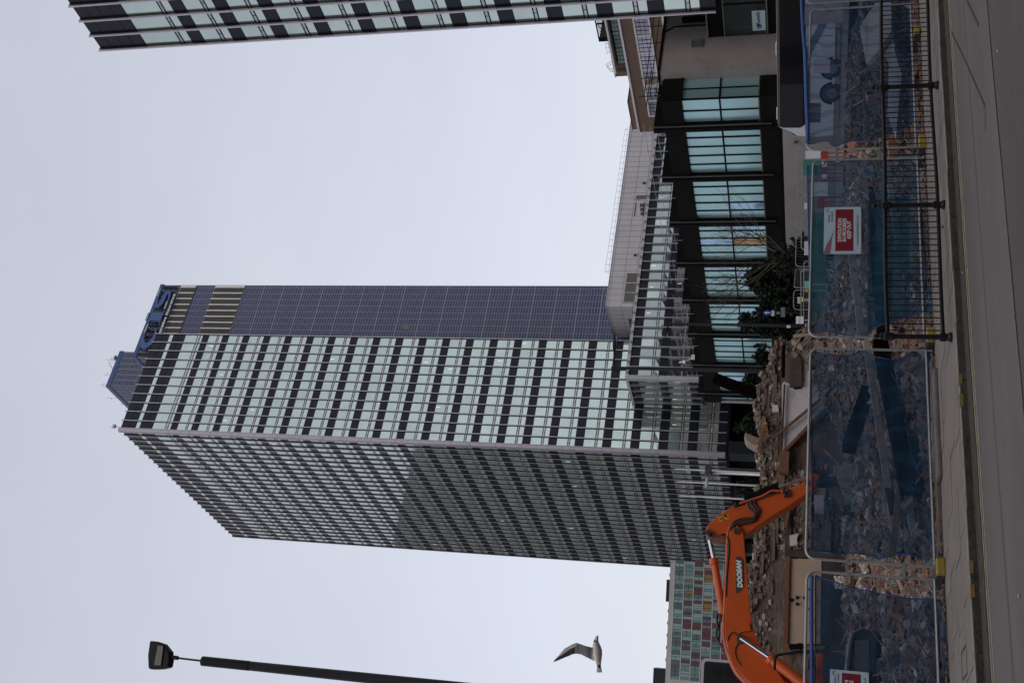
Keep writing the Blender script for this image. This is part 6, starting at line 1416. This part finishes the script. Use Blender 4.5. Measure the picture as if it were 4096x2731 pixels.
# blue arrow sign
D = 78; p = onD(3050, 1250, D); t = thing('arrow_sign', 'round blue sign with a white upward arrow on a black post before the evergreens', 'road sign', (p.x, p.y, 1.05)); q = MB(); q.tube([(p.x, p.y, 1.0), (p.x, p.y, p.z)], .055, 8); q.build('post', M_lamp, t)
dd = Vector((p.y, -p.x, 0)).normalized(); nv = Vector((-p.x, -p.y, 0)).normalized(); dd2 = (Matrix.Rotation(R(48), 3, 'Z') @ dd); nv2 = (Matrix.Rotation(R(48), 3, 'Z') @ nv)
c = onD(3069.5, 1251.5, D)+nv*.1; r_ = .28
F = Face((c.x, c.y, 0), dd2, nv2); q = MB(); q.prism([F.P(r_*math.cos(2*math.pi*i/24), c.z+r_*math.sin(2*math.pi*i/24), 0) for i in range(24)], (0, 0, 0), nv2*.02); q.build('disc', mat('sign_disc_blue', (.012, .04, .22), .4), t, fix=True)
q = MB(); q.prism([F.P(u, c.z+z, .022) for u, z in [(-.035, -.2), (.035, -.2), (.035, .06), (.12, -.02), (.12, .07), (0, .2), (-.12, .07), (-.12, -.02), (-.035, .06)]], (0, 0, 0), nv2*.004); q.build('arrow', mat('sign_white_paint', (.7, .7, .7), .5), t, fix=True)
c2 = onD(3091.5, 1253, D)+nv*.1; F2 = Face((c2.x, c2.y, 0), dd2, nv2); q = MB(); F2.box(q, -.26, .26, c2.z-.10, c2.z+.10, 0, .02); pl_ = q.build('plate', MATS['sign_white_paint'], t)
text_mesh('plate_text', 'One way', .125, .002, M_ink, pl_, frameM(F2.P(0, c2.z, .023), dd2, (0, 0, 1)), bold=.003)
for (a, b, w_, h_) in ((3113, 1252, .09, .12), (3132, 1239, .17, .14), (3132, 1258, .17, .14)):
    c3 = onD(a, b, D)+nv*.09; q = MB(); q.obox(c3, dd*w_, nv*.03, (0, 0, h_)); q.build('signal_box', mat('box_grey_green', (.085, .10, .095), .6), t)
for (a, b, lab) in ((3180, 1250, 'thin yellow band on the arrow sign post'), ): pass
q = MB(); c3 = onD(3154, 1306, 62)+nv*.08; q.obox(c3, dd*.07, nv*.02, (0, 0, .10)); tag(q.build('post_label', M_bw), 'small pale label strapped on the slim black lamp column', 'label')
# display screen at the far left
a = onD(2806, 2629, 45); u_ = Vector((-a.y, a.x, 0)).normalized(); F = Face((a.x, a.y, 0), u_, Vector((-a.x, -a.y, 0)).normalized()); t = thing('display_screen', 'large black advertising screen in a rounded white frame behind the excavator boom', 'advertising screen', (a.x, a.y, 1.05))
def rrect(F_, u0, u1, z0, z1, r_, d): 
    P = []
    for (cu, cz, s0) in ((u1-r_, z1-r_, 0), (u0+r_, z1-r_, 90), (u0+r_, z0+r_, 180), (u1-r_, z0+r_, 270)):
        for i in range(6): an = R(s0+18*i); P.append(F_.P(cu+r_*math.cos(an), cz+r_*math.sin(an), d))
    return P
q = MB(); q.prism(rrect(F, 0, 4.6, a.z-3.3, a.z, .18, 0), (0, 0, 0), -F.n*.4); q.build('frame', mat('screen_frame', (.34, .34, .36), .5), t, fix=True)
q = MB(); q.prism(rrect(F, .11, 4.5, a.z-3.2, a.z-.11, .12, .005), (0, 0, 0), F.n*.02); q.build('screen', mat('screen_black', (.008, .008, .009), .4, spec=.3), t, fix=True)
for (u0_, z_) in ((.35, a.z-.6), (.35, a.z-1.0), (1.7, a.z-.75)): q = MB(); F.box(q, u0_, u0_+.28, z_-.15, z_+.12, .026, .05); q.build('vent', M_lamp, t)
q = MB(); F.box(q, 2.0, 2.5, 1.0, a.z-3.3, -.3, -.05); q.build('post', M_lamp, t)

# ---- trees
M_bark = mat('bark_dark', (.022, .018, .014), .95, var=.3, scale=6); M_twig = mat('twig_brown', (.045, .034, .028), .95)
M_lf = [mat('evergreen_dark', (.006, .011, .006), .65, spec=.25), mat('evergreen_mid', (.013, .022, .011), .6, spec=.25), mat('evergreen_light', (.026, .038, .020), .6, spec=.3)]
def bare_tree(base, h, label):
    t = thing('bare_tree', label, 'tree', base); tr = MB(); br = MB(); B = Vector(base); lean = Vector((0, 0, 1))
    tr.tube([B, B+Vector((.05, .1, h*.18)), B+Vector((.0, .05, h*.33))], [.19, .14, .11], 9); tr.build('trunk', M_bark, t, smooth=True)
    def grow(p, d, L, r_, lev):
        n = 4; P = [p]
        for i in range(n): d = (d+Vector((random.gauss(0, .10), random.gauss(0, .10), random.gauss(.05, .06)))).normalized(); P.append(P[-1]+d*L/n)
        br.tube(P, [r_*(1-.5*i/n) for i in range(n+1)], 5 if lev < 2 else 3, cap=False)
        if lev >= 5: return
        for k in range(3 if lev < 4 else 2):
            at_ = P[random.randint(2, n)]; ax = Vector((random.gauss(0, 1), random.gauss(0, 1), random.gauss(0, .5))).normalized(); nd = (d+ax*random.uniform(.35, .7)).normalized(); grow(at_, nd, L*random.uniform(.6, .8), r_*.58, lev+1)
    top_ = B+Vector((0, .05, h*.31))
    for k in range(7):
        a = 2*math.pi*k/7+random.random(); grow(top_+Vector((0, 0, random.uniform(-.5, .4))), Vector((math.cos(a)*.75, math.sin(a)*.75, .75)).normalized(), h*.26, .065, 1)
    br.build('crown', M_twig, t); return t
pb = onX(3215, 1003, 50); bare_tree((50, pb.y+.6, 1.07), 11.5, 'leafless tree with fine spreading twigs in front of the black hall')
def evergreen(base, top, spread, label, dens=130, seed=1, LS=1.5):
    rnd = random.Random(seed); t = thing('evergreen_tree', label, 'tree', base, 0, 'dark evergreens before the hall'); B = Vector(base); h = top-base[2]; q = MB()
    q.tube([B, B+Vector((.05, .05, h*.5)), B+Vector((0, .1, h*.9))], [.12, .08, .02], 7)
    for k in range(10): a = rnd.random()*6.28; z = h*(.3+.06*k); q.tube([B+Vector((0, 0, z)), B+Vector((math.cos(a)*spread*.5, math.sin(a)*spread*.5, z+.5))], [.04, .01], 4)
    q.build('trunk', M_bark, t); q = MB()
    lobes = [(Vector((rnd.gauss(0, spread*.35), rnd.gauss(0, spread*.42), h*(.18+.8*rnd.random()**1.35))), rnd.uniform(.4, .85)) for _ in range(30)]
    for i in range(dens*6):
        lc_, lr = rnd.choice(lobes); f = 1-max(0, (lc_.z/h-.35))*.75
        dv = Vector((rnd.gauss(0, 1), rnd.gauss(0, 1), rnd.gauss(0, .8))).normalized(); c = B+Vector((lc_.x*f, lc_.y*f, lc_.z))+dv*lr*rnd.random()**.5
        mi = 0 if rnd.random() < .55 else (1 if rnd.random() < .75 else 2); ax0 = (dv+Vector((0, 0, .7))).normalized()
        for k in range(9):
            d = (ax0+Vector((rnd.gauss(0, .55), rnd.gauss(0, .55), rnd.gauss(0, .55)))).normalized(); s_ = d.cross(Vector((rnd.gauss(0, 1), rnd.gauss(0, 1), rnd.gauss(0, 1)))).normalized(); L = rnd.uniform(.14, .30)*LS; w_ = rnd.uniform(.035, .07)*LS
            a = c; q.add([a, a+d*L*.5+s_*w_, a+d*L, a+d*L*.5-s_*w_], [(0, 1, 2, 3)], mi)
    q.build('crown', M_lf, t); return t
for i, (py, ptop, sp, lab, dn) in enumerate([(1040, 3085, 2.2, 'low dark evergreen around the bare tree trunk', 170), (1130, 2975, 1.25, 'tallest right-hand evergreen, just left of the bare tree', 240), (1200, 3045, 2.0, 'low dense evergreen behind the blue arrow sign, on its right', 200),
        (1285, 2968, 1.3, 'tall evergreen behind the slim black lamp column', 240), (1350, 3060, 2.0, 'low evergreen between the two tall left ones', 170), (1425, 2972, 1.4, 'tall open evergreen just right of the thick lamp column', 170), (1530, 2990, 1.5, 'small evergreen peeking over the ruin beside the leaning beam', 90)]):
    X_ = 50+(i % 2)*1.5; p = onX(3220, py, X_); tp = onX(ptop, py, X_); evergreen((X_, p.y, 1.07), tp.z, sp, lab, dn, seed=20+i)
pz1 = onD(2990, 1700, 120); evergreen((pz1.x, pz1.y, 1.07), pz1.z+1.5, 1.8, 'dim evergreen in the shade under the tower, above the wall fragment', 90, seed=41)
pz1 = onD(2990, 1960, 120); evergreen((pz1.x, pz1.y, 1.07), pz1.z+1.0, 1.8, 'dim evergreen in the shade behind the silver lamp column', 90, seed=42)
# weeds
def weed(c, r_, n, label, leaf=M_lf[2]):
    q = MB(); c = Vector(c)
    for i in range(n): d = Vector((random.gauss(0, 1), random.gauss(0, 1), abs(random.gauss(.6, .6)))).normalized(); s_ = d.cross(Vector((0, 0, 1))).normalized()*r_*.06; q.add([c-s_, c+s_, c+d*r_*random.uniform(.6, 1.2)], [(0, 1, 2)])
    tag(q.build('weed', leaf), label, 'weed')
M_grass = mat('weed_green', (.05, .065, .03), .8)
c = onX(3188, 570, XH-1.5); weed(c, .35, 60, 'weed clump growing out of the plain grey wall', M_grass)
weed(onZ(3775, 908, 0), .09, 26, 'grass tuft on the pavement between the second and end railing posts', M_grass)
weed((8.55, 13.64, -.11), .07, 22, 'tiny weed in the gutter near the end railing post', M_grass); weed(onZ(3800, 845, -.05), .07, 26, 'weed at the kerb below the second railing post', M_grass)
for (a, b, lab) in [(3790, 135, 'white litter scrap in the gutter at the far right, beside the kerb'), (3853, 1095, 'white litter scrap in the gutter between the second and end railing posts'), (3929, 2368, 'largest white litter scrap, in the gutter by the yellow kerb marks on the left'),
        (3990, 205, 'pale litter scrap out on the road at the right'), (4075, 2380, 'pale litter scrap out on the dark asphalt at the left')]:
    q = MB(); c = onZ(a, b, -.11); chunk(q, c, .03, .015, .006, 0); tag(q.build('litter_scrap', M_bw), lab, 'litter', 'white litter scraps on the road')
